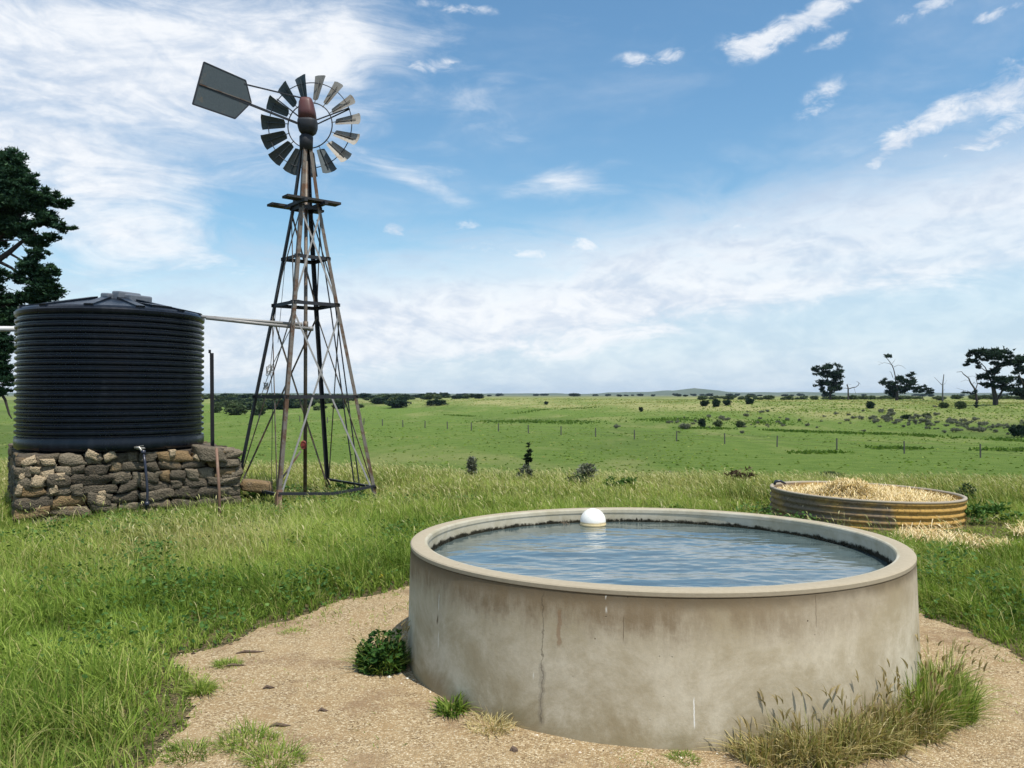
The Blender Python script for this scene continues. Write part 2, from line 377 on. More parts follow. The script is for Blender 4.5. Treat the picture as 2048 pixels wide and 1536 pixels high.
N = 5200; xy = np.stack([rng.uniform(-3, 4.3, N), rng.uniform(2.8, 7.2, N)], -1); dn = gravel_in(xy[:, 0], xy[:, 1])
k = (dn > -.1) & (np.hypot(xy[:, 0] - TC[0], xy[:, 1] - TC[1]) > 1.56) & (rng.random(N) < .08 + 3. * np.clip(fbm(xy[:, 0] * 2.4, xy[:, 1] * 2.4, 18, 4) - .5, 0, 1))
M['litter'] = material('dark_litter', lambda t: pbr(t, t.ramp(tint(t)[0], [(0, (.05, .035, .025)), (.7, (.13, .09, .06)), (1, (.24, .18, .12))]), .95, spec=.1))
tag(pebbles('ground_litter', xy[k], rng.lognormal(-5.2, .45, k.sum()).clip(.002, .016), M['litter']), 'dark bits of dung and bark littered over the gravel', 'litter', kind='stuff')
N = 5200; a_ = rng.uniform(0, 6.283, N); r_ = 1.545 + np.abs(rng.normal(0, .07, N)); xy = np.stack([TC[0] + r_ * np.cos(a_), TC[1] + r_ * np.sin(a_)], -1)
M['palestone'] = material('pale_stone', lambda t: pbr(t, t.ramp(tint(t)[0], [(0, (.32, .26, .19)), (.5, (.55, .48, .38)), (1, (.78, .73, .63))]), .85, spec=.2))
tag(pebbles('foot_stones', xy, rng.lognormal(-5.0, .4, N).clip(.003, .016), M['palestone']), 'pale stones gathered along the foot of the concrete trough', 'gravel', kind='stuff')

# ------------------------------------------------------------------ grass
LIVE = {}
def leaf_shader(t, col, trans=.3, rough=.55):
    p = pbr(t, col, rough, spec=.06)
    tr = t.node('ShaderNodeBsdfTranslucent'); t.set(tr.inputs[0], t.mix(1., col, (1.05, 1.05, .5), 'MULTIPLY'))
    mx = t.node('ShaderNodeMixShader'); mx.inputs[0].default_value = trans; t.l.new(p, mx.inputs[1]); t.l.new(tr.outputs[0], mx.inputs[2])
    return mx.outputs[0]
def grass_mat(t):
    r_, dry, h = tint(t)
    g1 = t.ramp(r_, [(0, (.055, .125, .016)), (.5, (.20, .315, .042)), (1, (.43, .53, .11))])
    g2 = t.ramp(r_, [(0, (.30, .29, .09)), (.5, (.46, .41, .17)), (1, (.64, .56, .33))])
    c = t.mix(dry, g1, g2)
    return leaf_shader(t, c, .35)
M['grass'] = material('grass_blades', grass_mat)
def blades(name, P, H, Wd, az, lean, rnd, dry, m_=None, rows=(0, .4, .75, 1), prof=(1, .9, .6, 0), parent=None, face=None):
    N = len(P); rows = np.array(rows); k = len(rows)
    ld_ = np.stack([np.cos(az), np.sin(az), 0 * az], -1)
    fa = rng.uniform(0, 6.283, N) if face is None else face
    sd = np.stack([np.cos(fa), np.sin(fa), 0 * fa], -1)
    V = np.zeros((N, 2 * k - 1, 3))
    for i, t in enumerate(rows):
        c_ = P + ld_ * (H * lean * t * t)[:, None]; c_[:, 2] += H * (t - .45 * lean * t * t)
        hw = (Wd * prof[i] / 2)[:, None] * sd
        if i < k - 1: V[:, 2 * i] = c_ - hw; V[:, 2 * i + 1] = c_ + hw
        else: V[:, 2 * i] = c_
    b = (np.arange(N) * (2 * k - 1))[:, None]
    q = np.concatenate([b + np.array([2 * i, 2 * i + 1, 2 * i + 3, 2 * i + 2])[None] for i in range(k - 2)], 0) if k > 2 else None
    tr = b + np.array([2 * k - 4, 2 * k - 3, 2 * k - 2])[None]
    at = np.zeros((N, 2 * k - 1, 4)); at[..., 0] = rnd[:, None]; at[..., 1] = dry[:, None]; at[..., 3] = 1
    for i in range(k): at[:, 2 * i:2 * i + 2, 2] = rows[i]
    return np_mesh(name, V.reshape(-1, 3), 0, q, tr, m_ or M['grass'], at.reshape(-1, 4), parent)
# plinth and other footprints kept clear
PL0 = np.array([-5.90, 9.89]); PD = np.array([.84, .545]); PD = PD / np.hypot(*PD); PN = np.array([-PD[1], PD[0]])
SW = (4.64, 10.9); SWR = 1.18
def blocked(x, y):
    a = (x - PL0[0]) * PD[0] + (y - PL0[1]) * PD[1]; b = (x - PL0[0]) * PN[0] + (y - PL0[1]) * PN[1]
    k = (a > -.02) & (a < 2.6) & (b > -.0) & (b < 3.1)
    k |= np.hypot(x - TC[0], y - TC[1]) < 1.56
    k |= np.hypot(x - SW[0], y - SW[1]) < SWR + .02
    return k
def dryness(x, y):
    D = y; u = x / np.maximum(y, 1)
    d = .10 + .5 * (fbm(x * .35 + 9, y * .35, 51, 3) - .45)
    d = d + .46 * sstep((D - 9.5) / 5.) * (.6 + .8 * fbm(x * .6, y * .6, 52, 3))
    # pale seeding patch left of centre and one behind the trough
    d = d + .70 * np.exp(-((u + .37) / .10) ** 2 - ((D - 8.7) / .9) ** 2)
    d = d + .25 * np.exp(-((u + .48) / .08) ** 2 - ((D - 8.2) / 1.2) ** 2)
    return np.clip(d, 0, 1)
def grass_zone(name, y0, y1, dens, hmul, wd, label, rows, prof, umax=.68):
    A = umax * (y1 ** 2 - y0 ** 2); N = int(A * dens)
    y = np.sqrt(rng.uniform(y0 ** 2, y1 ** 2, N)); x = rng.uniform(-umax, umax, N) * y
    # thinner cover to both sides of the view, so the yard goes on
    N2 = int(N * .30); y2 = np.sqrt(rng.uniform(min(y0, 3.1) ** 2 if y0 < 4 else y0 ** 2, y1 ** 2, N2)); x2 = (umax * y2 + rng.uniform(0, 3.5 + .35 * y2, N2)) * rng.choice([-1, 1], N2)
    x = np.concatenate([x, x2]); y = np.concatenate([y, y2]); N = len(x)
    # pull points together into tufts
    cx = np.round(x / .11 + vnoise(x * 4, y * 4, 3)) * .11; cy = np.round(y / .11 + vnoise(x * 4 + 50, y * 4, 4)) * .11
    x = x + (cx - x) * .35; y = y + (cy - y) * .35
    gi = gravel_in(x, y)
    edge = np.clip(-gi / .35, 0, 1)
    keep = (~blocked(x, y)) & ((gi < .03) | (rng.random(N) < (.55 * np.exp(-gi / .13) + .14 * np.exp(-gi / .45) * (x < -.3)) * (fbm(x * 2.2, y * 2.2, 77) > .50)))
    keep &= rng.random(N) < (.62 + .38 * edge + (gi > 0))
    x, y, gi, edge = x[keep], y[keep], gi[keep], edge[keep]; N = len(x)
    cl = fbm(x * .9, y * .9, 21, 4); cl2 = vnoise(x * 5.5, y * 5.5, 23)
    H = hmul * (.45 + .9 * cl) * (.38 + 1.0 * cl2) * rng.uniform(.6, 1.25, N) * (.50 + .50 * edge)
    H = np.where(gi > 0, H * .45, H)
    H = H * (1 - .85 * np.exp(-(np.maximum(np.hypot(x - SW[0], (y - SW[1] + .45) * .9) - SWR, 0) / .7) ** 2))
    H = H * (1 - .75 * np.exp(-((x + 3.15) ** 2 + ((y - 10.75) * .8) ** 2) / .30 ** 2))
    dr = dryness(x, y)
    dry = np.where(rng.random(N) < dr, rng.uniform(.45, 1, N), rng.uniform(0, .35, N) * (.5 + dr))
    rnd = np.clip(-.02 + 1.0 * fbm(x * .8 + 4, y * .8, 61, 4) + rng.normal(0, .20, N) - .22 * (cl2 < .35), 0, 1)
    P = np.stack([x, y, terrain(x, y) - .01], -1)
    az = rng.normal(2.9, 1.5, N); lean = np.clip(rng.normal(.62, .32, N), .02, 1.3)
    o = blades(name, P, H, wd * rng.uniform(.6, 1.3, N) * (1 + .2 * y / y1), az, lean, rnd, dry, rows=rows, prof=prof)
    return tag(o, label, 'grass', kind='stuff')
grass_zone('grass', 3.1, 7.2, 3600, .27, .0055, 'long lush green grass in the foreground around the gravel', (0, .35, .7, 1), (1, .95, .65, 0))
grass_zone('grass', 7.2, 11.6, 2700, .27, .0075, 'mixed green and yellow grass in the yard before the plinth', (0, .5, 1), (1, .8, 0))
grass_zone('grass', 11.6, 17.0, 1250, .25, .011, 'tall seeding grass around the feet of the windmill', (0, .55, 1), (1, .8, 0))
grass_zone('grass', 17.0, 27., 320, .24, .02, 'straw coloured tall grass along the crest above the field', (0, 1), (1, 0))

# ------------------------------------------------------------------ concrete trough
def ang_of(px, py, r_, z=None):                    # angle on the trough's front wall seen at a pixel
    d = ray(px, py); ax, ay = d[0], d[1]
    a = ax * ax + ay * ay; b = -2 * (ax * TC[0] + ay * TC[1]); c = TC[0] ** 2 + TC[1] ** 2 - r_ * r_
    t = (-b - math.sqrt(b * b - 4 * a * c)) / (2 * a)
    return math.atan2(ay * t - TC[1], ax * t - TC[0]), CAMZ + d[2] * t
def concrete(t):
    x, y, z = t.xyz(t.co)
    ang = t.m('ARCTAN2', y, x)
    s_ = t.m('MULTIPLY', ang, 1.507)
    cyl = t.comb(s_, t.m('MULTIPLY', z, 1.), t.m('SQRT', t.m('ADD', t.m('MULTIPLY', x, x), t.m('MULTIPLY', y, y))))
    stv = t.comb(t.m('MULTIPLY', s_, 6.), t.m('MULTIPLY', z, 1.8), 0.)
    n1 = t.noise(cyl, 2.6, 10, .72, .3); n2 = t.noise(cyl, 42., 8, .75); n3 = t.noise(stv, 1.6, 11, .74)
    n4 = t.noise(cyl, 1.1, 3, .5)
    rad = t.m('SQRT', t.m('ADD', t.m('MULTIPLY', x, x), t.m('MULTIPLY', y, y)))
    inner = t.mr(rad, 1.42, 1.43, 1., 0.)
    base = t.mix(t.mr(n1, .32, .68), (.38, .315, .205), (.61, .545, .42))
    base = t.mix(t.m('MULTIPLY', t.mr(n2, .35, .7), .25), base, (.33, .29, .21))
    # brown streaky stain creeping down from the rim
    dz = t.m('SUBTRACT', .67, z)
    reach = t.m('ADD', t.m('MULTIPLY', n3, .26), t.m('MULTIPLY', n1, .62))
    reach = t.m('ADD', reach, -.24)
    st = t.m('MULTIPLY', t.mr(t.m('SUBTRACT', reach, dz), -.06, .16), t.mr(n3, .25, .6, .55, 1.))
    base = t.mix(t.m('MULTIPLY', st, t.mr(ang, -1.75, -.8, .85, .38)), base, (.185, .128, .068))
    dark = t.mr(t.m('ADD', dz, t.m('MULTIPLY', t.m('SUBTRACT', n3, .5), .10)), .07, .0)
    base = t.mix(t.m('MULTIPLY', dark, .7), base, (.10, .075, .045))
    # rusty-earth splash and green tinge along the foot
    ft = t.mr(t.m('ADD', z, t.m('MULTIPLY', t.m('SUBTRACT', n1, .5), .42)), .16, .0)
    base = t.mix(t.m('MULTIPLY', ft, .7), base, t.mix(t.mr(n4, .4, .6), (.27, .215, .115), (.26, .155, .085)))
    # rim top: cleaner sandy grey
    top = t.mr(z, .672, .676)
    base = t.mix(top, base, t.mix(n2, (.29, .24, .165), (.44, .385, .285)))
    inn = t.mix(t.mr(n1, .35, .65), (.34, .31, .22), (.47, .44, .35))
    wl = t.m('ADD', z, t.m('MULTIPLY', t.m('SUBTRACT', t.noise(cyl, 14., 6, .75), .5), .10))
    inn = t.mix(t.mr(wl, .622, .603), inn, (.022, .020, .012))
    base = t.mix(inner, base, inn)
    # pinholes
    ph = t.voro(cyl, 16.); pm = t.m('MULTIPLY', t.mr(ph, .075, .05), t.mr(n1, .5, .6))
    base = t.mix(t.m('MULTIPLY', pm, .8), base, (.06, .05, .035))
    def streak(px0, py0, py1, wpx, colr, amp, wob=.012):
        a0, z0 = ang_of(px0, py0, TR + .01); _, z1 = ang_of(px0, py1, TR + .01)
        wn = t.m('MULTIPLY', t.m('SUBTRACT', t.noise(cyl, 22., 3, .6), .5), wob)
        d = t.m('ABSOLUTE', t.m('ADD', t.m('SUBTRACT', s_, a0 * 1.507), wn))
        k = t.m('MULTIPLY', t.mr(d, wpx * .0026, wpx * .001), t.m('MULTIPLY', t.mr(z, z1 - .01, z1 + .02), t.mr(z, z0 + .01, z0 - .02)))
        k = t.m('MULTIPLY', k, t.mr(z, .668, .662))
        return t.m('MULTIPLY', k, amp), colr
    for q in [(1085, 1190, 1452, 1.6, (.06, .05, .035), .5, .05), (1388, 1402, 1462, 1.4, (.85, .84, .80), .85, .012), (877, 1190, 1226, 1.4, (.8, .78, .7), .8, .01),
              (878, 1266, 1300, 1.4, (.8, .78, .7), .8, .01), (1212, 1182, 1205, 1.5, (.8, .78, .7), .9, .015), (1068, 1350, 1362, 1.5, (.8, .78, .7), .8, .01),
              (1247, 1240, 1290, 1.0, (.10, .07, .04), .7, .01), (1118, 1225, 1300, 5.0, (.24, .14, .075), .55, .03), (1634, 1175, 1262, 1., (.12, .09, .06), .7, .01),
              (875, 1233, 1252, 5., (.10, .07, .04), .8, .02), (1212, 1222, 1232, 2.2, (.8, .78, .7), .9, .015), (1085, 1330, 1455, 8., (.15, .125, .10), .35, .05)]:
        k, c_ = streak(*q); base = t.mix(k, base, c_)
    h = t.m('ADD', t.m('MULTIPLY', n2, .5), t.m('SUBTRACT', 0., t.m('MULTIPLY', pm, 1.)))
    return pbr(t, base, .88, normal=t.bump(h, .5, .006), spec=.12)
M['concrete'] = material('stained_concrete', concrete)
tr = empty('water_trough', (TC[0], TC[1], 0), 'large round concrete stock trough brim full of water', 'trough')
n = 160
b = MB(); b.lathe([(1.532, -.06), (1.53, .0), (1.522, .25), (1.512, .62), (1.509, .668), (1.425, .668), (1.412, .668), (1.410, -.06)], n)
o = b.build('wall', M['concrete'], None, True); o.parent = tr
o.data.set_sharp_from_angle(angle=R(40)) if hasattr(o.data, 'set_sharp_from_angle') else None
b = MB(); b.lathe([(1.504, .6685), (1.511, .671), (1.512, .692), (1.506, .698), (1.50, .6995), (1.47, .7000), (1.420, .6995), (1.413, .697), (1.408, .690), (1.407, .6685)], n)
o = b.build('rim', M['concrete'], None, True); o.parent = tr
o.data.set_sharp_from_angle(angle=R(24))
tr.rotation_euler = (-.010, 0, 0)
def ripple(x, y):
    h = 0
    X_ = x + .12 * (fbm(x * 2.3, y * 2.3, 7, 3) - .5); Y_ = y + .25 * (fbm(x * 1.3 + 9, y * 2, 8, 3) - .5)
    h = 3.4 * (fbm(X_ * 1.5, Y_ * 4.2, 100, 2) - .5) + 1.7 * (fbm(X_ * 4, Y_ * 11, 101, 3) - .5) + .55 * (fbm(X_ * 11, Y_ * 27, 102, 3) - .5)
    for i, (a, l, am) in enumerate([(80, .62, 1.), (98, .40, .8), (65, .28, .5), (112, .21, .36), (88, .145, .25), (50, .11, .15), (125, .09, .13), (95, .062, .08)]):
        a = R(a); ph = 6 * fbm(x * .9 + i * 3, y * .9, 90 + i, 3)
        h = h + .5 * am * np.sin((x * math.cos(a) + y * math.sin(a)) * 6.283 / l + ph + i) * (.35 + fbm(x * 1.5, y * 1.5, 70 + i, 2))
    return h
rr = np.linspace(0, 1.4105, 190) ; aa = np.linspace(0, 2 * np.pi, 721)[:-1]
gxx = np.linspace(-1.42, 1.42, 420); X, Y = np.meshgrid(gxx, gxx)
RRr = np.hypot(X, Y); sc_ = np.where(RRr > 1.411, 1.411 / np.maximum(RRr, 1e-6), 1); X2, Y2 = X * sc_, Y * sc_
Zw = .582 + .0046 * ripple(X2, Y2) * np.clip((1.5 - np.hypot(X2, Y2)) / .5, .25, 1)
I = np.arange(X.size).reshape(X.shape); okq = RRr[:-1, :-1] < 1.43
quads = np.stack([I[:-1, :-1], I[:-1, 1:], I[1:, 1:], I[1:, :-1]], -1)[okq]
def water(t):
    n1 = t.noise(t.comb(t.m('MULTIPLY', t.xyz(t.co)[0], .5), t.xyz(t.co)[1], 0.), 34., 4, .6)
    x, y, z = t.xyz(t.co)
    c = t.mix(t.mr(t.noise(t.co, 1.4, 4, .6), .35, .65), (.060, .092, .095), (.10, .125, .115))
    return pbr(t, c, .04, normal=t.bump(n1, .10, .01), spec=.5, IOR=3.8)
M['water'] = material('water', water)
ob = np_mesh('water', np.stack([X2 + TC[0], Y2 + TC[1], Zw], -1).reshape(-1, 3), 0, quads, None, M['water'], smooth=True); tag(ob, kind='structure')
# algae fringe hanging at the waterline
M['algae'] = material('algae', lambda t: pbr(t, t.mix(t.noise(t.co, 60.), (.012, .012, .006), (.045, .04, .018)), .8))
N = 2600; a = rng.uniform(0, 6.283, N); cl = fbm(a * 6, a * 0, 8, 4); k = cl > .47; a = a[k]; N = len(a)
P = np.stack([TC[0] + 1.403 * np.cos(a), TC[1] + 1.403 * np.sin(a), np.full(N, .585)], -1)
tag(blades('algae_fringe', P, rng.uniform(.008, .034, N) * (fbm(a * 9, a * 0, 4, 3) + .35), rng.uniform(.006, .016, N), a + math.pi + rng.normal(0, .5, N), rng.uniform(.1, .8, N), a * 0, a * 0, M['algae'], rows=(0, .5, 1), prof=(1, .8, 0), face=a + math.pi / 2 + rng.normal(0, .5, N)),
    'dark algae fringe along the waterline inside the concrete trough', 'algae', kind='stuff')
# ball float
fp = at_z(1186, 1050, .585); fl = empty('ball_float', fp, 'round white ball float bobbing in the trough water', 'float')
M['float'] = material('float_plastic', lambda t: pbr(t, t.mix(t.mr(t.m('ADD', t.xyz(t.co)[2], t.m('MULTIPLY', t.noise(t.co, 30., 5, .7), .02)), .046, .030), t.mix(t.mr(t.noise(t.co, 30., 5, .7), .5, .8), (.78, .76, .70), (.62, .56, .44)), (.60, .47, .24)), .45))
M['float_band'] = material('float_band', lambda t: pbr(t, (.62, .50, .27), .5))
fr = 25.5 / F * fp.y
b = MB(); b.lathe([(fr * math.cos(a_), fr * math.sin(a_) + fr * .30) for a_ in np.linspace(-1.56, 1.56, 28)], 48)
o = b.build('ball', M['float'], None, True); o.parent = fl
b = MB(); b.lathe([(fr * 1.008, -.006), (fr * 1.02, .0), (fr * 1.01, .006), (fr * .97, .012)], 48, (0, 0, .008)); o = b.build('seam_band', M['float_band'], None, True); o.parent = fl
# small stick and weed by the float
M['twig'] = material('twig', lambda t: pbr(t, t.mix(t.noise(t.co, 40.), (.10, .07, .045), (.26, .20, .13)), .9))
b = MB(); p0 = at_z(1135, 1050, .58)
for k in range(9): b.tube([p0 + Vector((k * .006 - .02, 0, 0)), p0 + Vector((random.uniform(-.06, .06), random.uniform(-.04, .04), random.uniform(.02, .05)))], [.0016, .0008], 4)
tag(b.build('weed_sprig', M['twig']), 'thin brown weed sprig poking out of the water left of the ball float', 'weed')

# ------------------------------------------------------------------ stone plinth
def stone_mat(t):
    n1 = t.noise(t.co, 5., 6, .65); n2 = t.noise(t.co, 38., 5, .7); r_, ora, mor = tint(t)
    c = t.mix(r_, (.10, .084, .062), (.30, .248, .175))
    c = t.mix(t.m('MULTIPLY', t.mr(ora, .5, .9), .7), c, (.26, .185, .105))
    c = t.mix(t.mr(n2, .35, .7), t.mix(.5, c, (.02, .018, .015)), c)
    c = t.mix(t.m('MULTIPLY', t.mr(t.m('ADD', n1, t.m('MULTIPLY', ora, .5)), .80, .95), .6), c, t.mix(n2, (.17, .11, .045), (.30, .20, .10)))
    c = t.mix(t.m('MULTIPLY', t.mr(t.noise(t.co, 11., 5, .7), .66, .74), .5), c, (.32, .31, .26))
    c = t.mix(mor, c, t.mix(n2, (.27, .20, .12), (.54, .43, .29)))
    pits = t.voro(t.co, 55.)
    return pbr(t, c, .95, normal=t.bump(t.m('ADD', t.m('ADD', n2, t.m('MULTIPLY', n1, .7)), t.m('MULTIPLY', pits, .6)), 1., .018), spec=.15)
M['stone'] = material('field_stone', stone_mat)
def stone_shape(c, sx, sy, sz, rot, seed):
    bm = bmesh.new(); bmesh.ops.create_cube(bm, size=1)
    bmesh.ops.subdivide_edges(bm, edges=bm.edges[:], cuts=3, use_grid_fill=True)
    v = np.array([q.co[:] for q in bm.verts]); f = np.array([[q.index for q in p.verts] for p in bm.faces]); bm.free()
    n = v * 2; sph = n / np.maximum(np.linalg.norm(n, axis=1, keepdims=True), 1e-6)
    e = np.sign(n) * np.abs(n) ** 1.0
    v = (.76 * e + .24 * sph * 1.12) / 2
    v[:, 0] += v[:, 2] * ((seed * 37 % 11) / 11 - .5) * .5; v[:, 2] *= 1 - .22 * ((seed * 53 % 7) / 7 - .5) * np.sign(v[:, 0]) * np.abs(v[:, 0]) * 2
    d = (vnoise(n[:, 0] * 1.3 + seed * 3.1, n[:, 1] * 1.3 + n[:, 2] * 1.7, seed) - .5) * .34 + (vnoise(n[:, 0] * 3.3 + seed, n[:, 2] * 3.3 + n[:, 1], seed + 9) - .5) * .14
    v = v * (1 + d)[:, None] * np.array([sx, sy, sz])
    r_ = np.array(rot); return v @ r_.T + np.array(c), f
def plinth():
    VS, FS, AT = [], [], []; nb = 0
    def put(a, bdep, z, sx, sy, sz, tiltz, seed, along=True, mort=0.):
        nonlocal nb
        p = PL0 + PD * a + PN * bdep
        ax = PD if along else PN
        m_ = Matrix.Rotation(math.atan2(ax[1], ax[0]), 3, 'Z') @ Matrix.Rotation(tiltz, 3, 'Y') @ Matrix.Rotation(rng.normal(0, .05), 3, 'X')
        v, f = stone_shape((p[0], p[1], z), sx, sy, sz, m_, seed)
        VS.append(v); FS.append(f + nb); nb += len(v)
        AT.append(np.repeat([[rng.random(), rng.random() ** 1.5, mort, 1]], len(v), 0))
    sd = 1; hs = [.155, .12, .14, .115, .135, .12, .125]
    for side in (0, 1, 2):
        L = 2.57 if side != 1 else 3.0
        z = -.04
        for ci, hh in enumerate(hs):
            a = -.04 + (ci % 2) * -.03 + rng.uniform(0, .03)
            while a < L - .05:
                w_ = rng.choice([.14, .19, .24, .29, .35, .42]) * rng.uniform(.9, 1.1)
                w_ = min(w_, L + .04 - a)
                if w_ < .09: a += w_; continue
                hz = hh * rng.uniform(.80, 1.12)
                ca = a + w_ / 2
                if side == 0:
                    if ci == len(hs) - 1 and ca > 2.05: hz *= .6
                    if not (ci == len(hs) - 1 and ca > 2.40):
                        put(ca, .12 + rng.normal(0, .012), z + hh / 2 + rng.normal(0, .006), w_ * 1.03, .28, hz * 1.14, rng.normal(0, .075), sd)
                elif side == 1: put(.12 + rng.normal(0, .01), ca + .2, z + hh / 2, w_ * .97, .28, hz * 1.02, rng.normal(0, .05), sd, False)
                else: put(2.46 + rng.normal(0, .02), ca * .98, z + hh / 2, w_ * .97, .28, hz * 1.02, rng.normal(0, .05), sd, False)
                sd += 1; a += w_
            z += hh * .985
    # mortar and rubble pressed between the stones at the left corner and the middle
    for a, z, sx, sz in [(.10, .80, .34, .07), (.30, .78, .30, .06), (.30, .62, .22, .10), (.20, .55, .14, .12), (.42, .60, .14, .07), (.16, .70, .12, .05), (.36, .44, .10, .05), (.78, .85, .14, .08),
                          (.98, .83, .14, .09), (.90, .36, .08, .07), (.88, .28, .11, .11), (.02, .62, .07, .10), (.0, .46, .07, .12), (2.03, .77, .09, .05), (1.72, .84, .08, .05)]:
        put(a, .015 + rng.uniform(0, .02), z, min(sx, .16), .14, max(sz * 1.2, .09), rng.normal(0, .35), sd, True, 1.); sd += 1
    me = np_mesh('stone_plinth', np.concatenate(VS), 0, np.concatenate(FS), None, M['stone'], np.concatenate(AT))
    return me
sp = plinth()
tag(sp, 'dry stone plinth of rough dark field stones under the dark water tank', 'stone wall')
M['rubble'] = material('earth_fill', lambda t: pbr(t, t.mix(t.noise(t.co, 14., 5, .7), (.05, .04, .03), (.13, .10, .07)), 1, normal=t.bump(t.noise(t.co, 20.), 1, .04)))
b = MB(); c0 = [PL0 + PD * a + PN * q for a, q in ((.14, .15), (2.42, .15), (2.42, 3.0), (.14, 3.0))]
b.add([(p[0], p[1], z) for z in (-.05, .865) for p in c0], [(0, 1, 5, 4), (1, 2, 6, 5), (2, 3, 7, 6), (3, 0, 4, 7), (4, 5, 6, 7)])
o = b.build('earth_core', M['rubble']); o.parent = sp
def boulder(px, py, D, s, rot, seed, name='boulder', label='', cat='stone', z=None, group=None, dark=.5, orange=.3):
    p = at_y(px, py, D)
    v, f = stone_shape((0, 0, 0), *s, Matrix.Rotation(rot, 3, 'Z') @ Matrix.Rotation(.15, 3, 'Y'), seed)
    o = np_mesh(name, v, 0, f, None, M['stone'], np.repeat([[dark, orange, 0, 1]], len(v), 0), smooth=False); o.location = p if z is None else (p.x, p.y, z)
    md = o.modifiers.new('smooth', 'SUBSURF'); md.levels = md.render_levels = 2
    return tag(o, label, cat, group)
boulder(418, 908, 11.15, (.40, .34, .20), .5, 33, label='big rounded boulder sitting on the right end of the plinth', orange=.1)
boulder(465, 931, 11.4, (.24, .30, .09), .3, 34, name='flat_stone', label='flat stone sticking out at the right end of the plinth', dark=.3, orange=.0)
boulder(515, 972, 11.6, (.42, .3, .16), .2, 37, name='fallen_stone', label='reddish fallen stone in the grass between plinth and windmill', dark=.8, orange=.9)

# ------------------------------------------------------------------ tank
H_ = 12.7; TA = R(25.8); TKX, TKY = -H_ * math.sin(TA), H_ * math.cos(TA); TKR = 1.185
def poly_mat(t):
    n = t.noise(t.co, 5., 5, .6); n2 = t.noise(t.comb(t.xyz(t.co)[0], t.xyz(t.co)[1], t.m('MULTIPLY', t.xyz(t.co)[2], .2)), 9., 5, .7)
    c = t.mix(n, (.0025, .0050, .010), (.005, .009, .017))
    c = t.mix(t.m('MULTIPLY', t.mr(n2, .5, .8), .30), c, (.04, .047, .06))
    return pbr(t, c, t.mr(n2, .3, .8, .24, .40, False), normal=t.bump(t.noise(t.co, 25., 4), .1, .01), spec=.32)
M['poly'] = material('navy_polyethylene', poly_mat)
tk = empty('water_tank', (TKX, TKY, .88), 'dark navy corrugated plastic water tank standing on the stone plinth', 'water tank')
prof = [(0, .0), (TKR - .05, .0), (TKR - .01, .03), (TKR, .06), (TKR, .135)]
nrib = 20; z0, z1 = .145, 1.76
for i in range(nrib):
    za = z0 + (z1 - z0) * i / nrib; p_ = (z1 - z0) / nrib
    prof += [(TKR - .004, za), (TKR - .004, za + p_ * .30), (TKR - .036, za + p_ * .48), (TKR - .036, za + p_ * .70), (TKR - .006, za + p_ * .93)]
prof += [(TKR, z1 + .01), (TKR + .004, z1 + .045), (TKR - .02, z1 + .07)]
b = MB(); b.lathe(prof, 128); o = b.build('tank_body', M['poly'], None, True); o.parent = tk
o.data.set_sharp_from_angle(angle=R(38))
b = MB(); RH = .20
b.lathe([(TKR - .015, z1 + .068), (TKR - .05, z1 + .095), (.30, z1 + RH + .07), (0, z1 + RH + .10)], 96)
for k in range(12):
    a = 2 * math.pi * k / 12 + .2; d = Vector((math.cos(a), math.sin(a), 0))
    b.bar(d * (TKR - .03) + Vector((0, 0, z1 + .095)), d * .33 + Vector((0, 0, z1 + RH + .076)), .11, .030)
o = b.build('tank_roof', M['poly'], None, False); o.parent = tk
M['poly_lid'] = material('grey_lid', lambda t: pbr(t, t.mix(t.noise(t.co, 9.), (.10, .115, .14), (.20, .22, .25)), .4))
b = MB()
for dx, ww, hh in ((-.14, .15, .17), (.0, .15, .23), (.14, .17, .15)):
    p = Vector((dx + .22, -.10 + dx * .2, z1 + RH + .06))
    b.box(p, ww, .36, hh, Matrix.Rotation(R(-26), 3, 'Z') @ Matrix.Rotation(R(4), 3, 'Y'))
o = b.build('hatch', M['poly_lid'], None); o.parent = tk
bv = o.modifiers.new('bevel', 'BEVEL'); bv.width = .02; bv.segments = 2
b = MB(); a = R(-40); b.box((.75, -.45, z1 + .135), .34, .30, .07, Matrix.Rotation(R(-30), 3, 'Z') @ Matrix.Rotation(R(9), 3, 'Y'))
o = b.build('inlet_cover', M['poly'], None); o.parent = tk
def steel_mat(c1, c2, rust, r0=.55, r1=.7, metal=.5):
    def f(t):
        n1 = t.noise(t.co, 7., 6, .7); n2 = t.noise(t.co, 45., 4, .7)
        c = t.mix(n2, c1, c2); c = t.mix(t.mr(n1, r0, r1), c, t.mix(n2, (rust[0] * .5, rust[1] * .5, rust[2] * .5), rust))
        return pbr(t, c, .6, metal, spec=.4, normal=t.bump(n2, .2, .004))
    return f
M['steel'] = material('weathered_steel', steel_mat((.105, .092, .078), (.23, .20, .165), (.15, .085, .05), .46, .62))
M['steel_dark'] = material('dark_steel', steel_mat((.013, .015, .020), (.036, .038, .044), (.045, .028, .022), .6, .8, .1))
M['galv'] = material('galvanised_sheet', steel_mat((.045, .060, .066), (.115, .135, .14), (.22, .18, .13), .55, .75, .45))
M['galv_lit'] = material('sunlit_galvanised_sheet', steel_mat((.19, .18, .16), (.32, .30, .26), (.24, .18, .12), .50, .68, .2))  # lighter copy of the same sheet, sunlight put into its colour
M['rust'] = material('rusty_iron', steel_mat((.13, .075, .05), (.26, .15, .10), (.30, .20, .14), .5, .7, .1))
M['pipe'] = material('pipe_steel', steel_mat((.20, .195, .19), (.36, .345, .32), (.16, .12, .09), .6, .75, .3))
M['white_pipe'] = material('white_plastic', lambda t: pbr(t, (.62, .63, .62), .45))
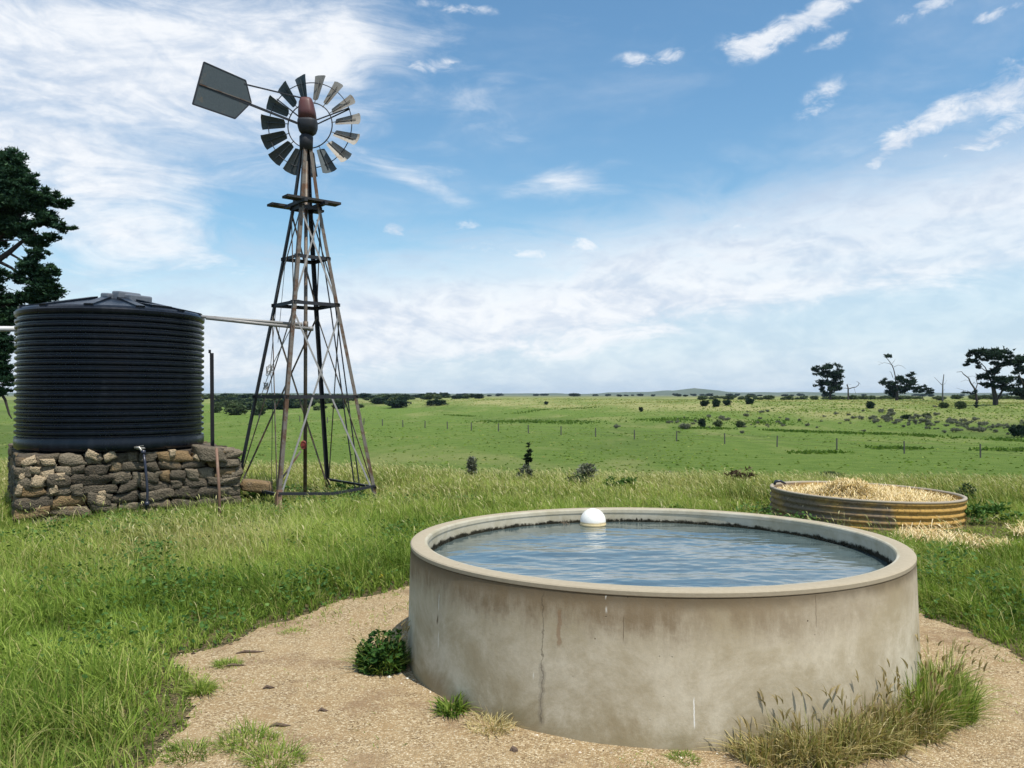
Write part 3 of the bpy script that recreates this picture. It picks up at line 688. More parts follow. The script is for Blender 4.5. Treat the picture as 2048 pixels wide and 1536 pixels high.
M['black'] = material('black_rubber', lambda t: pbr(t, t.mix(t.noise(t.co, 12.), (.010, .012, .022), (.03, .034, .055)), .35))
M['brass'] = material('dull_brass', lambda t: pbr(t, (.38, .36, .32), .4, .6))
# outlet: tap and hose
tpos = at_y(278, 897, 10.52)
fh = empty('garden_tap', tpos, 'pale metal tap on the tank foot above the black hose', 'tap')
b = MB(); b.tube([tpos + Vector((.10, .35, .0)), tpos + Vector((.02, .02, .0)), tpos + Vector((-.02, -.02, .004))], .016, 10); b.tube([tpos + Vector((-.05, -.02, .012)), tpos + Vector((.012, -.02, .014)), tpos + Vector((.05, -.02, -.035)), tpos + Vector((.058, -.02, -.07))], [.014, .018, .014, .013], 10)
link_ = b.build('spout', M['brass'], fh, True)
b = MB(); b.bar(tpos + Vector((.01, -.02, .03)), tpos + Vector((.065, -.03, .04)), .018, .008); b.tube([tpos + Vector((.01, -.02, .0)), tpos + Vector((.01, -.02, .03))], .006, 6); b.build('tap_handle', M['brass'], fh)
hp = [at_y(287, 905, 10.46), at_y(290, 925, 10.42), at_y(293, 955, 10.40), at_y(295, 985, 10.39), at_y(294, 1008, 10.38), at_y(290, 1034, 10.38)]
b = MB(); b.tube(hp, .0165, 10)
for q in ((.0, hp[0]), (.0, hp[4])): b.tube([q[1] + Vector((0, 0, .03)), q[1] - Vector((0, 0, .03))], .027, 10)
tag(b.build('hose', M['black'], None, True), 'black hose hanging down the stones from the tap', 'hose')
# pipes
WM = Vector((-3.03, 12.10, 0))
tkr = Vector((TKX, TKY, 0)) + Vector((math.cos(R(-12)), math.sin(R(-12)), 0)) * TKR
pA = at_y(410, 634, tkr.y - .02); pB = at_y(604, 649.5, WM.y)
b = MB(); b.tube([pA - (pB - pA).normalized() * .05, pA * .35 + pB * .65 + Vector((0, 0, .004)), pB], .022, 10); b.tube([pB - Vector((.1, 0, 0)), pB + Vector((.0, 0, 0))], .036, 10)
tag(b.build('water_pipe', M['pipe'], None, True), 'upper grey pipe running from the pump rod to the tank top', 'pipe')
pA2 = at_y(412, 636, tkr.y - .10); pB2 = at_y(622, 657.5, WM.y - .2)
b = MB(); b.tube([pA2, pA2 * .5 + pB2 * .5 - Vector((0, 0, .004)), pB2], .023, 10); b.tube([pB2 - Vector((.04, 0, 0)), pB2 + Vector((.03, 0, 0))], .034, 10)
tag(b.build('water_pipe', M['pipe'], None, True), 'lower grey pipe with a capped end crossing inside the windmill tower', 'pipe')
wl = at_y(27, 657, TKY - .1)
b = MB(); b.tube([wl + Vector((.25, .1, 0)), wl + Vector((-2.5, -.2, -.01))], .038, 12); tag(b.build('drain_pipe', M['white_pipe'], None, True), 'white plastic pipe entering the left side of the tank', 'pipe')
b = MB(); b.angle(at_y(421, 900, 12.0), at_y(419.5, 706, 12.0), .055, .008, (1, 0, 0), (0, 1, 0)); b.box(at_y(419.5, 703, 12.0), .03, .02, .05)
tag(b.build('steel_post', M['steel_dark']), 'tall dark steel post standing behind the right end of the plinth', 'post')
b = MB(); pf = ground(441, 1058); pt_ = at_y(433, 896, pf.y + .05)
b.tube([pf + Vector((0, 0, -.1)), pf * .5 + pt_ * .5 + Vector((.006, 0, 0)), pt_], [.022, .018, .018], 8)
tag(b.build('rusty_stake', M['rust'], None, True), 'thin rusty stake leaning in the grass before the plinth', 'stake')

# ------------------------------------------------------------------ windmill
wmill = empty('windmill', WM, 'steel farm windmill on a lattice tower beside the tank', 'windmill')
def Rz(z): return float(np.interp(z, [-.2, 0, 1.6, 2.94, 3.62, 4.43, 5.40], [1.152, 1.11, .774, .493, .350, .205, .07]))
CA = [R(-95.6), R(-5.6), R(84.4), R(174.4)]        # A near, B right, C far, D left
def cor(i, z, k=1.): return WM + Vector((math.cos(CA[i % 4]) * Rz(z) * k, math.sin(CA[i % 4]) * Rz(z) * k, z))
for i in range(4):
    b = MB(); e1 = Vector((math.cos(CA[i] + R(135)), math.sin(CA[i] + R(135)), 0)); e2 = Vector((math.cos(CA[i] - R(135)), math.sin(CA[i] - R(135)), 0))
    zs = [-.25 if i == 0 else -.05, 1.6, 2.94, 4.43, 5.36]
    for a, c_ in zip(zs[:-1], zs[1:]): b.angle(cor(i, a, 1.0), cor(i, c_ + .003, 1.0), .053, .006, e1, e2)
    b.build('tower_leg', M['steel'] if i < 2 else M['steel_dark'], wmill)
b = MB(); p = cor(0, .0); b.angle(cor(0, -.25, 1.008), cor(0, .33, 1.012), .07, .004, Vector((math.cos(CA[0] + R(135)), math.sin(CA[0] + R(135)), 0)), Vector((math.cos(CA[0] - R(135)), math.sin(CA[0] - R(135)), 0)))
b.build('rusty_leg_foot', M['rust'], wmill)
for z in (.28, 1.6, 2.94, 3.62, 4.36):
    for i in range(4):
        if z == .28 and i == 2: continue
        b = MB(); w_ = .05 if z > 1 else .04
        p0, p1 = cor(i, z), cor(i + 1, z)
        if z == .28 and i == 0:
            mid = p0 * .42 + p1 * .58 + Vector((0, -.12, -.05)); b.bar(p0, mid, .012, w_); b.bar(mid, p1, .012, w_)
        else:
            inw = (WM + Vector((0, 0, z)) - (p0 + p1) / 2).normalized()
            b.angle(p0 + (p0 - p1).normalized() * .03, p1 + (p1 - p0).normalized() * .03, w_, .005, Vector((0, 0, -1)), inw)
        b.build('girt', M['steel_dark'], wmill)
for i in range(4):
    for za, zb in ((.10, 2.80), (2.90, 4.30)):
        for s_ in (0, 1):
            if i == 2 and s_ == 1 and za > 1: continue
            b = MB(); kk = .985 - .012 * s_
            b.bar(cor(i + s_, za, kk), cor(i + 1 - s_, zb, kk), .026, .006, (math.cos(CA[i] + R(45)), math.sin(CA[i] + R(45)), 0)); b.build('brace', M['pipe'] if i == 0 else M['steel'], wmill)
b = MB(); b.add([at_z(590, 598, 2.97), at_z(597, 598, 2.97), at_z(645, 609, 2.97), at_z(640, 611, 2.97)], [(0, 1, 2, 3), (3, 2, 1, 0)])
b = MB(); b.bar(at_z(592, 600, 2.975), at_z(646, 612, 2.965), .07, .004, (0, .3, 1)); b.build('loose_plate', M['galv'], wmill)
# ladder
def lad(z, k): 
    f_ = np.interp(z, [0, 1.6, 2.94, 4.4], [.38, .34, .26, .25]) + k * .055 / max(Rz(z), .2)
    return cor(1, z, 1.0) * (1 - f_) + cor(2, z, 1.0) * f_
b = MB()
for k in (-1, 1): b.tube([lad(z, k) for z in (0, 1.6, 2.94, 4.2)], .010, 6)
ld2 = b.build('ladder', M['steel_dark'], wmill)
for j in range(13):
    z = .3 + j * .31; b = MB(); b.tube([lad(z, -1), lad(z, 1)], .006, 6); b.build('rung', M['steel'], ld2)
# pump pipe, hand wheel
b = MB(); b.tube([WM + Vector((0, 0, -.05)), WM + Vector((0, 0, 5.3))], .027, 10); b.tube([WM + Vector((0, 0, 2.55)), WM + Vector((0, 0, 2.68))], .038, 10)
b.build('pump_pipe', M['steel'], wmill, True)
hc = at_y(607, 890, WM.y - .06); b = MB()
b.tube([hc + Vector((.035 * math.cos(a), .0, .055 * math.sin(a))) for a in np.linspace(0, 6.283, 15)], .013, 6)
for a in (0, 1.05, 2.1): b.bar(hc - Vector((.03 * math.cos(a), 0, .05 * math.sin(a))), hc + Vector((.03 * math.cos(a), 0, .05 * math.sin(a))), .014, .014)
b.tube([hc - Vector((0, .02, 0)), hc + Vector((0, .06, 0))], .02, 8)
M['red'] = material('red_paint', lambda t: pbr(t, t.mix(t.noise(t.co, 30., 4), (.28, .03, .02), (.16, .04, .03)), .6)); b.build('valve_wheel', M['red'], wmill)
b = MB(); b.bar(at_y(602, 902, WM.y - .08), at_y(563, 958, WM.y - .25), .026, .01, (0, 1, 0)); b.build('valve_stay', M['steel'], wmill)
# furl wire and rope tangle
b = MB(); b.tube([cor(3, 2.9, .9), at_y(541, 735, 12.15), at_y(545, 800, 12.1), at_y(543, 985, 12.0)], .005, 5); b.tube([cor(3, 3.5, .85), at_y(556, 685, 12.1)], .004, 4); b.build('furl_wire', M['steel_dark'], wmill)
b = MB(); b.tube([at_y(590, 640, 11.5), at_y(541, 738, 11.9), at_y(522, 792, 11.95)], .006, 6)
M['rope'] = material('grey_rope', lambda t: pbr(t, t.mix(t.noise(t.co, 50.), (.28, .27, .25), (.52, .50, .46)), .95))
rp = b.build('rope', M['rope']); tag(rp, 'frayed grey rope slung from the windmill leg with two tangled knots', 'rope')
b = MB()
for (cx, cy, s_) in ((540, 740, .075), (531, 772, .05)):
    b = MB(); q = at_y(cx, cy, 11.9); pts = [q + Vector((random.uniform(-1, 1) * s_ * .7, random.uniform(-.5, .5) * s_, random.uniform(-1.2, 1.2) * s_)) for _ in range(36)]
    b.tube(pts, .0055, 5); b.build('knot', M['rope']).parent = rp
# platform boards
M['board'] = material('dark_plank', lambda t: pbr(t, t.mix(t.noise(t.comb(t.xyz(t.co)[0], t.m('MULTIPLY', t.xyz(t.co)[1], 8.), t.xyz(t.co)[2]), 6.), (.018, .018, .02), (.05, .048, .045)), .9))
ab = (cor(1, 4) - cor(0, 4)); ab.z = 0; ab.normalize(); pn = Vector((-ab.y, ab.x, 0))
for (px, py), (qx, qy), z in (((577, 393), (681, 404), 4.44), ((547, 410), (646, 419), 4.44)):
    p0, p1 = at_z(px, py, z), at_z(qx, qy, z); mid = (p0 + p1) / 2 + pn * .09
    b = MB(); b.bar(mid - ab * .42, mid + ab * .42, .19, .034); b.build('platform_board', M['board'], wmill)
for s_ in (-1, 1):
    b = MB(); c_ = WM + ab * s_ * .16 + Vector((0, 0, 4.395)); b.bar(c_ - pn * .34, c_ + pn * .34, .05, .05); b.build('platform_bearer', M['steel_dark'], wmill)
# cap, gearbox
cap = WM + Vector((0, 0, 5.30))
b = MB(); b.lathe([(.0, -.10), (.095, -.10), (.10, .10), (.075, .13), (.075, .16), (.05, .17), (.05, .3), (0, .3)], 20, cap); b.build('tower_cap', M['steel_dark'], wmill, True)
gz = 5.52; gc = WM + Vector((.02, 0, gz))
def rbox(b, secs, c, n=24):
    v = []; m_ = len(secs)
    for z, sx, sy, ox, oy in secs:
        for k in range(n):
            a = 2 * math.pi * k / n; ca, sa = math.cos(a), math.sin(a)
            v.append((c[0] + ox + sx * math.copysign(abs(ca) ** .6, ca), c[1] + oy + sy * math.copysign(abs(sa) ** .6, sa), c[2] + z))
    f = [(i * n + k, i * n + (k + 1) % n, (i + 1) * n + (k + 1) % n, (i + 1) * n + k) for i in range(m_ - 1) for k in range(n)]
    f += [tuple(range(n))[::-1], tuple((m_ - 1) * n + k for k in range(n))]; return b.add(v, f)
b = MB(); rbox(b, [(-.09, .08, .08, 0, 0), (-.05, .115, .13, 0, 0), (.02, .136, .15, 0, 0), (.09, .138, .155, 0, 0), (.12, .134, .15, 0, 0)], gc); b.build('gearbox', M['steel_dark'], wmill, True)
M['hood'] = material('faded_red_hood', lambda t: pbr(t, t.mix(t.noise(t.co, 6., 5), (.13, .036, .032), (.060, .034, .034)), .5, spec=.4))
b = MB(); rbox(b, [(.121, .126, .145, 0, 0), (.25, .12, .14, -.01, 0), (.38, .10, .12, -.02, 0), (.44, .08, .095, -.02, 0), (.455, .04, .05, -.02, 0)], gc); b.build('gearbox_hood', M['hood'], wmill, True)
# wheel: 3 arms, 2 rings, 15 curved blades, on the far side of the gearbox
WY = .38; wc = at_y(620, 251, WM.y + WY)
wh = bpy.data.objects.new('wind_wheel', None); COL.objects.link(wh); wh.parent = wmill; wh.location = wc - WM
wh.rotation_euler = (0, 0, R(-6)); wh.empty_display_size = .1
def sub(b, name, m_, smooth=False):
    o = b.build(name, m_, None, smooth); o.parent = wh; return o
b = MB(); b.tube([(0, -.36, -.02), (0, .02, 0)], .035, 12); b.lathe([(.0, -.03), (.07, -.03), (.07, .03), (0, .03)], 16, (0, 0, 0)); b.v = b.v; sub(b, 'hub', M['steel_dark'])
for rr_, th_ in ((.347, .009), (.652, .007)):
    b = MB(); b.tube([(rr_ * math.cos(a), 0, rr_ * math.sin(a)) for a in np.linspace(0, 6.2832, 73)], th_, 6, False); sub(b, 'ring', M['steel_dark'])
for k in range(3):
    a = R(21 + 120 * k); d = Vector((math.cos(a), 0, math.sin(a)))
    for yo in (-.10, .06):
        b = MB(); b.bar(Vector((0, yo, 0)) + d * .05, d * .66 + Vector((0, yo * .25, 0)), .016, .016, (0, 1, 0)); sub(b, 'arm', M['steel_dark'])
bl = None; beta = R(33)
for k in range(15):
    th_ = R(102 - 24 * k); er = Vector((math.cos(th_), 0, math.sin(th_))); et = Vector((-math.sin(th_), 0, math.cos(th_)))
    v = []; nr, nc = 7, 6
    for i in range(nr):
        s_ = i / (nr - 1); r_ = .395 + .39 * s_; ch = .128 + .105 * s_; bt = beta - R(6) * s_
        for j in range(nc):
            q = j / (nc - 1) - .5; cam_ = (.25 - q * q) * .16 * ch * 4 * .5
            t_ = et * math.cos(bt) + Vector((0, 1, 0)) * math.sin(bt); nn = et * -math.sin(bt) + Vector((0, 1, 0)) * math.cos(bt)
            rc = r_ - (.012 * (abs(q) * 2) ** 3 if i in (0,) else 0) * -1 - (.02 * (abs(q) * 2) ** 4 if i == nr - 1 else 0)
            v.append(er * rc + t_ * (q * ch) + nn * cam_)
    nv = len(v); v += [p + Vector((0, .002, 0)) for p in v]
    f = [(i * nc + j, i * nc + j + 1, (i + 1) * nc + j + 1, (i + 1) * nc + j) for i in range(nr - 1) for j in range(nc - 1)]
    f += [tuple(q + nv for q in reversed(p)) for p in f]
    b = MB(); b.add(v, f); b.bar(er * .335, er * .46, .01, .01, (0, 1, 0)); b.bar(er * .395 + Vector((0, .0, 0)), er * .72, .007, .016, (0, 1, 0))
    sub(b, 'blade', M['galv'] if 6 < k < 14 or k in (0, 13, 14) else M['galv_lit'])  # right blades lit, others shaded: the light is painted in by material
# tail vane on its boom, folded towards the viewer
h0 = Vector((WM.x - .05, WM.y - .05, 5.51)); dn_ = Vector((-.505, -.863, 0)).normalized()
pl_n = Vector((-dn_.y, dn_.x, 0))
def on_vane(px, py):
    d = Vector(ray(px, py)); c0_ = Vector((0, 0, CAMZ)); t = (h0 - c0_).dot(pl_n) / d.dot(pl_n); return c0_ + d * t
vc = [on_vane(*q) for q in ((408, 124.5), (491, 161), (502, 205), (470, 237), (385.5, 208))]
tv = bpy.data.objects.new('tail_vane', None); COL.objects.link(tv); tv.parent = wmill; tv.empty_display_size = .1; tv.matrix_parent_inverse = Matrix.Translation(-WM)
def subv(b, name, m_, smooth=False):
    o = b.build(name, m_, None, smooth); o.parent = tv; o.matrix_parent_inverse = Matrix.Translation(-WM) if False else Matrix.Identity(4); return o
mid_r = on_vane(397, 168); mid_f = on_vane(502, 206)
b = MB(); o_ = pl_n * .004
for poly in ([vc[0], vc[1], vc[2], mid_r], [mid_r, vc[2], vc[3], vc[4]]):
    k = len(poly); b.add([p + o_ for p in poly] + [p - o_ for p in poly], [tuple(range(k)), tuple(range(2 * k - 1, k - 1, -1))] + [(i, i + k, (i + 1) % k + k, (i + 1) % k) for i in range(k)])
subv(b, 'vane_sheet', M['galv'])
b = MB()
for i in range(5): b.bar(vc[i], vc[(i + 1) % 5], .016, .016, pl_n)
subv(b, 'vane_edge', M['steel_dark'])
b = MB(); b.bar(on_vane(604, 250), mid_r, .03, .02, pl_n); subv(b, 'tail_boom', M['steel_dark'])
b = MB(); b.bar(mid_r - pl_n * .012, mid_f - pl_n * .012, .014, .008, pl_n); b.bar(mid_r + pl_n * .012, mid_f + pl_n * .012, .014, .008, pl_n); subv(b, 'vane_rib', M['steel'])
b = MB(); b.bar(on_vane(488, 168), on_vane(604, 196), .018, .014, pl_n); subv(b, 'tail_stay', M['steel_dark'])

# ------------------------------------------------------------------ straw trough
def rusty_corr(t):
    n1 = t.noise(t.co, 2.2, 6, .65, .4); n2 = t.noise(t.co, 26., 6, .72); x, y, z = t.xyz(t.co)
    c = t.mix(t.mr(t.m('ADD', n1, t.m('MULTIPLY', x, .13)), .34, .58), (.20, .15, .10), (.46, .28, .075))
    c = t.mix(t.m('MULTIPLY', t.mr(n2, .42, .7), .6), c, (.105, .062, .030))
    c = t.mix(t.m('MULTIPLY', t.mr(t.noise(t.co, 9., 6, .7), .6, .72), .6), c, (.40, .34, .25))
    c = t.mix(t.mr(z, .315, .33), c, (.34, .29, .22))
    return pbr(t, c, .85, normal=t.bump(n2, .5, .006), spec=.25)
M['rustcorr'] = material('rusty_corrugated_iron', rusty_corr)
st = empty('corrugated_trough', (SW[0], SW[1], 0), 'low round rusty corrugated iron trough filled with straw', 'trough'); st.rotation_euler = (0, R(1.5), 0)
prof = [(SWR, -.10)]
for i in range(29): z = -.08 + i / 28 * .385; prof.append((SWR + .012 * math.cos((z - .0) / .076 * 6.283), z))
prof += [(SWR + .004, .318), (SWR + .012, .325), (SWR + .01, .342), (SWR - .03, .344), (SWR - .035, .325), (SWR - .03, .0)]
b = MB(); b.lathe(prof, 128); o = b.build('tank_wall', M['rustcorr'], None, True); o.parent = st
M['strawbed'] = material('straw_bed', lambda t: pbr(t, t.mix(t.noise(t.co, 60., 5, .8), (.46, .34, .16), (.74, .60, .34)), .9, normal=t.bump(t.noise(t.co, 70., 5), 1, .02)))
M['straw'] = material('straw', lambda t: leaf_shader(t, t.ramp(tint(t)[0], [(0, (.42, .28, .12)), (.4, (.70, .55, .28)), (1, (.88, .76, .50))]), .15))
def heap(x, y):
    return .262 + .08 * (fbm(x * 2 + 3, y * 2, 61, 3) - .5) + .15 * np.exp(-(((x + .22) / .34) ** 2 + ((y + .10) / .34) ** 2) ** 1.3) - .05 * sstep((np.hypot(x, y) - .85) / .3) * (x > 0)
g1 = np.linspace(-1.15, 1.15, 70); X, Y = np.meshgrid(g1, g1); Zh = heap(X, Y); I = np.arange(X.size).reshape(X.shape); okq = np.hypot(X, Y)[:-1, :-1] < 1.12
quads = np.stack([I[:-1, :-1], I[:-1, 1:], I[1:, 1:], I[1:, :-1]], -1)[okq]
sb = np_mesh('straw_heap', np.stack([X + SW[0], Y + SW[1], Zh - .02], -1).reshape(-1, 3), 0, quads, None, M['strawbed'], smooth=True)
tag(sb, 'heap of pale yellow straw filling the rusty corrugated trough', 'straw', kind='stuff')
def straw_stems(name, P, L, parent=None, up=.25):
    N = len(P); a = rng.uniform(0, 6.283, N); e = rng.normal(up, .35, N)
    d = np.stack([np.cos(a) * np.cos(e), np.sin(a) * np.cos(e), np.sin(e)], -1) * L[:, None]
    sd = np.stack([-np.sin(a), np.cos(a), 0 * a], -1) * rng.uniform(.0022, .0042, (N, 1)); up_ = np.array([0, 0, 1.]) * .003
    bend = np.stack([np.zeros(N), np.zeros(N), rng.normal(0, .03, N)], -1)
    V = np.stack([P - d * .5 - sd, P - d * .5 + sd, P + bend - sd + up_, P + bend + sd + up_, P + d * .5 - sd, P + d * .5 + sd], 1)
    q = (np.arange(N) * 6)[:, None, None] + np.array([[0, 1, 3, 2], [2, 3, 5, 4]])[None]
    at = np.repeat(np.stack([rng.random(N), a * 0, a * 0, a * 0 + 1], -1), 6, 0)
    return np_mesh(name, V.reshape(-1, 3), 0, q.reshape(-1, 4), None, M['straw'], at, None)
N = 15000; r_ = 1.11 * np.sqrt(rng.random(N)); a = rng.uniform(0, 6.283, N); x, y = r_ * np.cos(a), r_ * np.sin(a)
k = rng.random(N) < .35; x = np.where(k, rng.normal(-.22, .2, N), x); y = np.where(k, rng.normal(-.1, .2, N), y)
o = straw_stems('straw_stems', np.stack([x + SW[0], y + SW[1], heap(x, y) + rng.uniform(-.01, .03, N)], -1), rng.uniform(.06, .24, N)); o.parent = sb
o['kind'] = 'stuff'
# spilled straw to the right
N = 9000; x = rng.uniform(3.6, 8.4, N); y = rng.normal(0, .33, N) + 8.92 - (x - 4.5) * .0; k = (fbm(x * 1.3, y * 1.6, 14, 3) > .42) & (~blocked(x, y)) & (x > 4.1 + abs(y - 8.9) * .6); x, y = x[k], y[k]
tag(straw_stems('spilled_straw', np.stack([x, y, rng.uniform(.01, .09, len(x)) + .05 * fbm(x * 3, y * 3, 2)], -1), rng.uniform(.08, .28, len(x)), up=.05), 'spilled straw lying in the grass right of the corrugated trough', 'straw', kind='stuff')
b = MB(); q = at_y(1556, 965, 10.95); b.tube([q + Vector((-.05, 0, -.03)), q + Vector((-.03, 0, .015)), q + Vector((.03, 0, .02)), q + Vector((.10, 0, -.015))], [.018, .022, .018, .012], 8)
tag(b.build('hose_end', M['black'], None, True), 'short black hose end hooked over the rim of the corrugated trough', 'hose')

# ------------------------------------------------------------------ growth against the trough
def tuft(name, label, cx, cy, n, rad, H, wd, dry, rnd, heads=0, lean=.6, cat='grass clump', out=None, sx=1., sy=1.):
    a = rng.uniform(0, 6.283, n); r_ = rad * np.sqrt(rng.random(n)); x = cx + r_ * np.cos(a) * sx; y = cy + r_ * np.sin(a) * sy
    k = np.hypot(x - TC[0], y - TC[1]) > TR + .035; x, y, a, r_ = x[k], y[k], a[k], r_[k]; n = len(x)
    P = np.stack([x, y, np.clip(terrain(x, y), -9, 9) + 0 * x], -1)
    az = a + rng.normal(0, .8, n) if out is None else rng.normal(out, .9, n)
    hh = H * rng.uniform(.35, 1.1, n) * (1 - .35 * (r_ / rad)) * (.35 + 1.2 * vnoise(x * 14, y * 14, 5))
    o = blades(name, P, hh, wd * rng.uniform(.6, 1.3, n), az, np.clip(rng.normal(lean, .4, n), 0, 1.5), np.clip(rng.normal(rnd, .25, n), 0, 1), np.where(rng.random(n) < dry, rng.uniform(.5, 1, n), rng.uniform(0, .3, n)), M['drygrass'] if dry > .6 else None)
    tag(o, label, cat)
    if heads:
        i = rng.integers(0, n, heads); Ph = P[i].copy(); hz = H * rng.uniform(.7, 1.15, heads); az2 = az[i]; ln = rng.uniform(.1, .45, heads)
        st_ = blades('stalk', Ph, hz, np.full(heads, .0036), az2, ln, rng.uniform(.3, .9, heads), rng.uniform(.3, .9, heads), rows=(0, .5, 1), prof=(1, 1, 0)); st_.parent = o
        tip = Ph + np.stack([np.cos(az2) * hz * ln, np.sin(az2) * hz * ln, hz * (1 - .45 * ln)], -1); tip[:, 2] -= .005
        for q in range(2):
            hd = blades('seed_head' , tip, rng.uniform(.045, .075, heads), rng.uniform(.008, .012, heads), az2, rng.uniform(.2, .9, heads), rng.uniform(0, .5, heads), rng.uniform(.55, .95, heads), rows=(0, .3, .7, 1), prof=(.35, 1, .8, 0), m_=M['seed'], face=(q * 1.57 + az2)); hd.parent = o
            if q: hd['kind'] = 'stuff'
            hd['kind'] = 'stuff'
        st_['kind'] = 'stuff'
    return o
M['drygrass'] = material('half_dry_grass', lambda t: leaf_shader(t, t.mix(tint(t)[1], t.ramp(tint(t)[0], [(0, (.08, .105, .020)), (.5, (.18, .21, .045)), (1, (.32, .33, .10))]), t.ramp(tint(t)[0], [(0, (.24, .16, .06)), (.5, (.50, .38, .16)), (1, (.74, .62, .36))])), .2))
M['seed'] = material('seed_head', lambda t: leaf_shader(t, t.ramp(tint(t)[0], [(0, (.28, .22, .10)), (1, (.60, .50, .29))]), .25))
def side(deg, r_=1.62): return TC[0] + r_ * math.cos(R(deg)), TC[1] + r_ * math.sin(R(deg))
for deg, n, rad, H, dry, rnd, hd, lb, nm in [
    (-81, 900, .15, .17, .72, .6, 16, 'straggly half dry grass tuft at the left end of the row along the trough foot', 'dry_grass_tuft'),
    (-73, 1500, .20, .25, .64, .55, 34, 'straw coloured grass tuft with brown seed heads against the trough wall', 'dry_grass_tuft'),
    (-63, 1600, .20, .24, .64, .55, 26, 'half dry grass tuft in the middle of the row along the trough foot', 'dry_grass_tuft'),
    (-53, 1600, .20, .26, .61, .5, 24, 'olive grass tuft beside the tall green clump at the trough foot', 'dry_grass_tuft'),
    (-42, 2900, .22, .31, .14, .42, 34, 'tall green grass clump with seed heads at the right foot of the trough', 'grass_clump'),
    (-31, 1300, .19, .26, .15, .4, 16, 'narrow upright green grass clump behind the tall one at the trough foot', 'grass_clump')]:
    x, y = side(deg, 1.60 if rad < .25 else 1.66); tuft(nm, lb, x, y, n, rad, H, .0055, dry, rnd, hd)
x, y = side(-166, 1.68); wd_ = tuft('leafy_weed', 'dark green weedy clump growing against the left side of the trough', x, y, 600, .13, .27, .006, .12, .15, 10, .7)
LW = (wd_, x, y)
x, y = side(-128, 1.60); tuft('dry_grass_tuft', 'small golden dry grass tuft at the left front foot of the trough', x, y, 500, .11, .13, .004, 1., .75, 0, .9)
x, y = side(-138, 1.60); tuft('leafy_weed', 'tiny dark weed beside the golden tuft at the trough foot', x, y, 260, .07, .12, .012, 0., .1, 0, .8)
for k, (px, py, r_, h_, lb) in enumerate([(497, 1492, .13, .15, 'spiky green grass tuft alone on the gravel, nearest the left grass'), (550, 1530, .12, .14, 'green grass tuft at the bottom edge of the gravel'),
        (400, 1385, .08, .13, 'small upright grass tuft where the gravel meets the left grass'), (455, 1335, .07, .07, 'low thin grass tuft on the gravel beside a bark piece'),
        (585, 1270, .09, .05, 'flat pale green weed patch on the upper gravel'), (380, 1510, .12, .08, 'low spreading grass tuft at the bottom left gravel edge'),
        (1265, 1530, .13, .05, 'low dark green weed patch on the gravel before the trough'), (1370, 1525, .07, .05, 'tiny weed patch on the gravel right of the dark one')]):
    p = at_z(px, py, 0); tuft('grass_tuft', lb, p.x, p.y, 420, r_, h_, .0048, .12, .45 if k < 5 else .3, 0, .9)
# bark pieces on the gravel
M['bark'] = material('bark', lambda t: pbr(t, t.mix(t.noise(t.co, 50., 5), (.05, .035, .025), (.17, .115, .08)), .95))
for px, py, L, an, lb in [(500, 1305, .17, .25, 'dark bark strip lying on the gravel beside a grass tuft'), (470, 1332, .12, .3, 'thin bark strip below the larger one on the gravel'),
                          (537, 1376, .06, .35, 'short brown stick on the gravel below the bark strips'), (560, 1452, .10, .15, 'flat brown bark scrap low on the left gravel'), (646, 1422, .05, .1, 'small dark brown clod on the gravel'),
                          (1028, 1503, .03, 0, 'dark dropping lying on the gravel before the trough')]:
    p = at_z(px, py, .015); d = Vector((math.cos(an), math.sin(an), 0)); b = MB()
    b.tube([p - d * L * .5, p - d * L * .2 + Vector((0, .008, .008)), p + d * L * .2 + Vector((0, -.004, .004)), p + d * L * .5], [.003, .008, .007, .002] if L > .04 else [.008, .015, .015, .008], 6)
    tag(b.build('bark_piece' if L > .04 else 'dropping', M['bark']), lb, 'bark' if L > .04 else 'dropping')
# yellow flowers
M['petal'] = material('yellow_petal', lambda t: pbr(t, (.80, .58, .03), .6)); M['flower_eye'] = material('flower_eye', lambda t: pbr(t, (.40, .24, .02), .7))
M['stem'] = material('green_stem', lambda t: pbr(t, (.08, .15, .03), .7))
def flower(p, base, r_, lb, group=None):
    e = empty('yellow_flower', base, lb, 'flower', group)
    b = MB(); b.tube([base, (base + p) / 2 + Vector((.01, 0, .0)), p], .002, 5); b.build('stem', M['stem'], e)
    nrm = Vector((-p.x * .15, -.75, .65)).normalized(); xx = nrm.cross(Vector((0, 0, 1))).normalized(); yy = nrm.cross(xx); b = MB()
    for k in range(12):
        a = k * math.pi / 6; d = xx * math.cos(a) + yy * math.sin(a); s_ = nrm.cross(d)
        b.add([p + d * r_ * .2, p + d * r_ * .65 + s_ * r_ * .17, p + d * r_ + nrm * .002, p + d * r_ * .65 - s_ * r_ * .17], [(0, 1, 2, 3)])
    b.build('petals', M['petal'], e); b = MB(); b.tube([p - nrm * .001, p + nrm * .004], [r_ * .28, r_ * .2], 10); b.build('flower_eye', M['flower_eye'], e)
q = at_y(1520, 1480, 3.72); flower(q, Vector((q.x, q.y + .02, 0)), .016, 'upper of two yellow flowers in the dry tuft at the trough foot')
q = at_y(1542, 1499, 3.66); flower(q, Vector((q.x, q.y + .02, 0)), .016, 'lower of two yellow flowers in the dry tuft at the trough foot')
for k, (px, py) in enumerate([(505, 1026), (513, 1032), (522, 1030), (508, 1035), (417, 1140), (430, 1138), (405, 1075), (485, 1078), (762, 1152), (575, 1140), (683, 1153), (395, 1068), (530, 1036)]):
    g = ground(px, py + 14); q = at_y(px, py, g.y); flower(q, g, .020, 'small yellow flower among the grass of the yard', 'small yellow flowers in the yard grass')

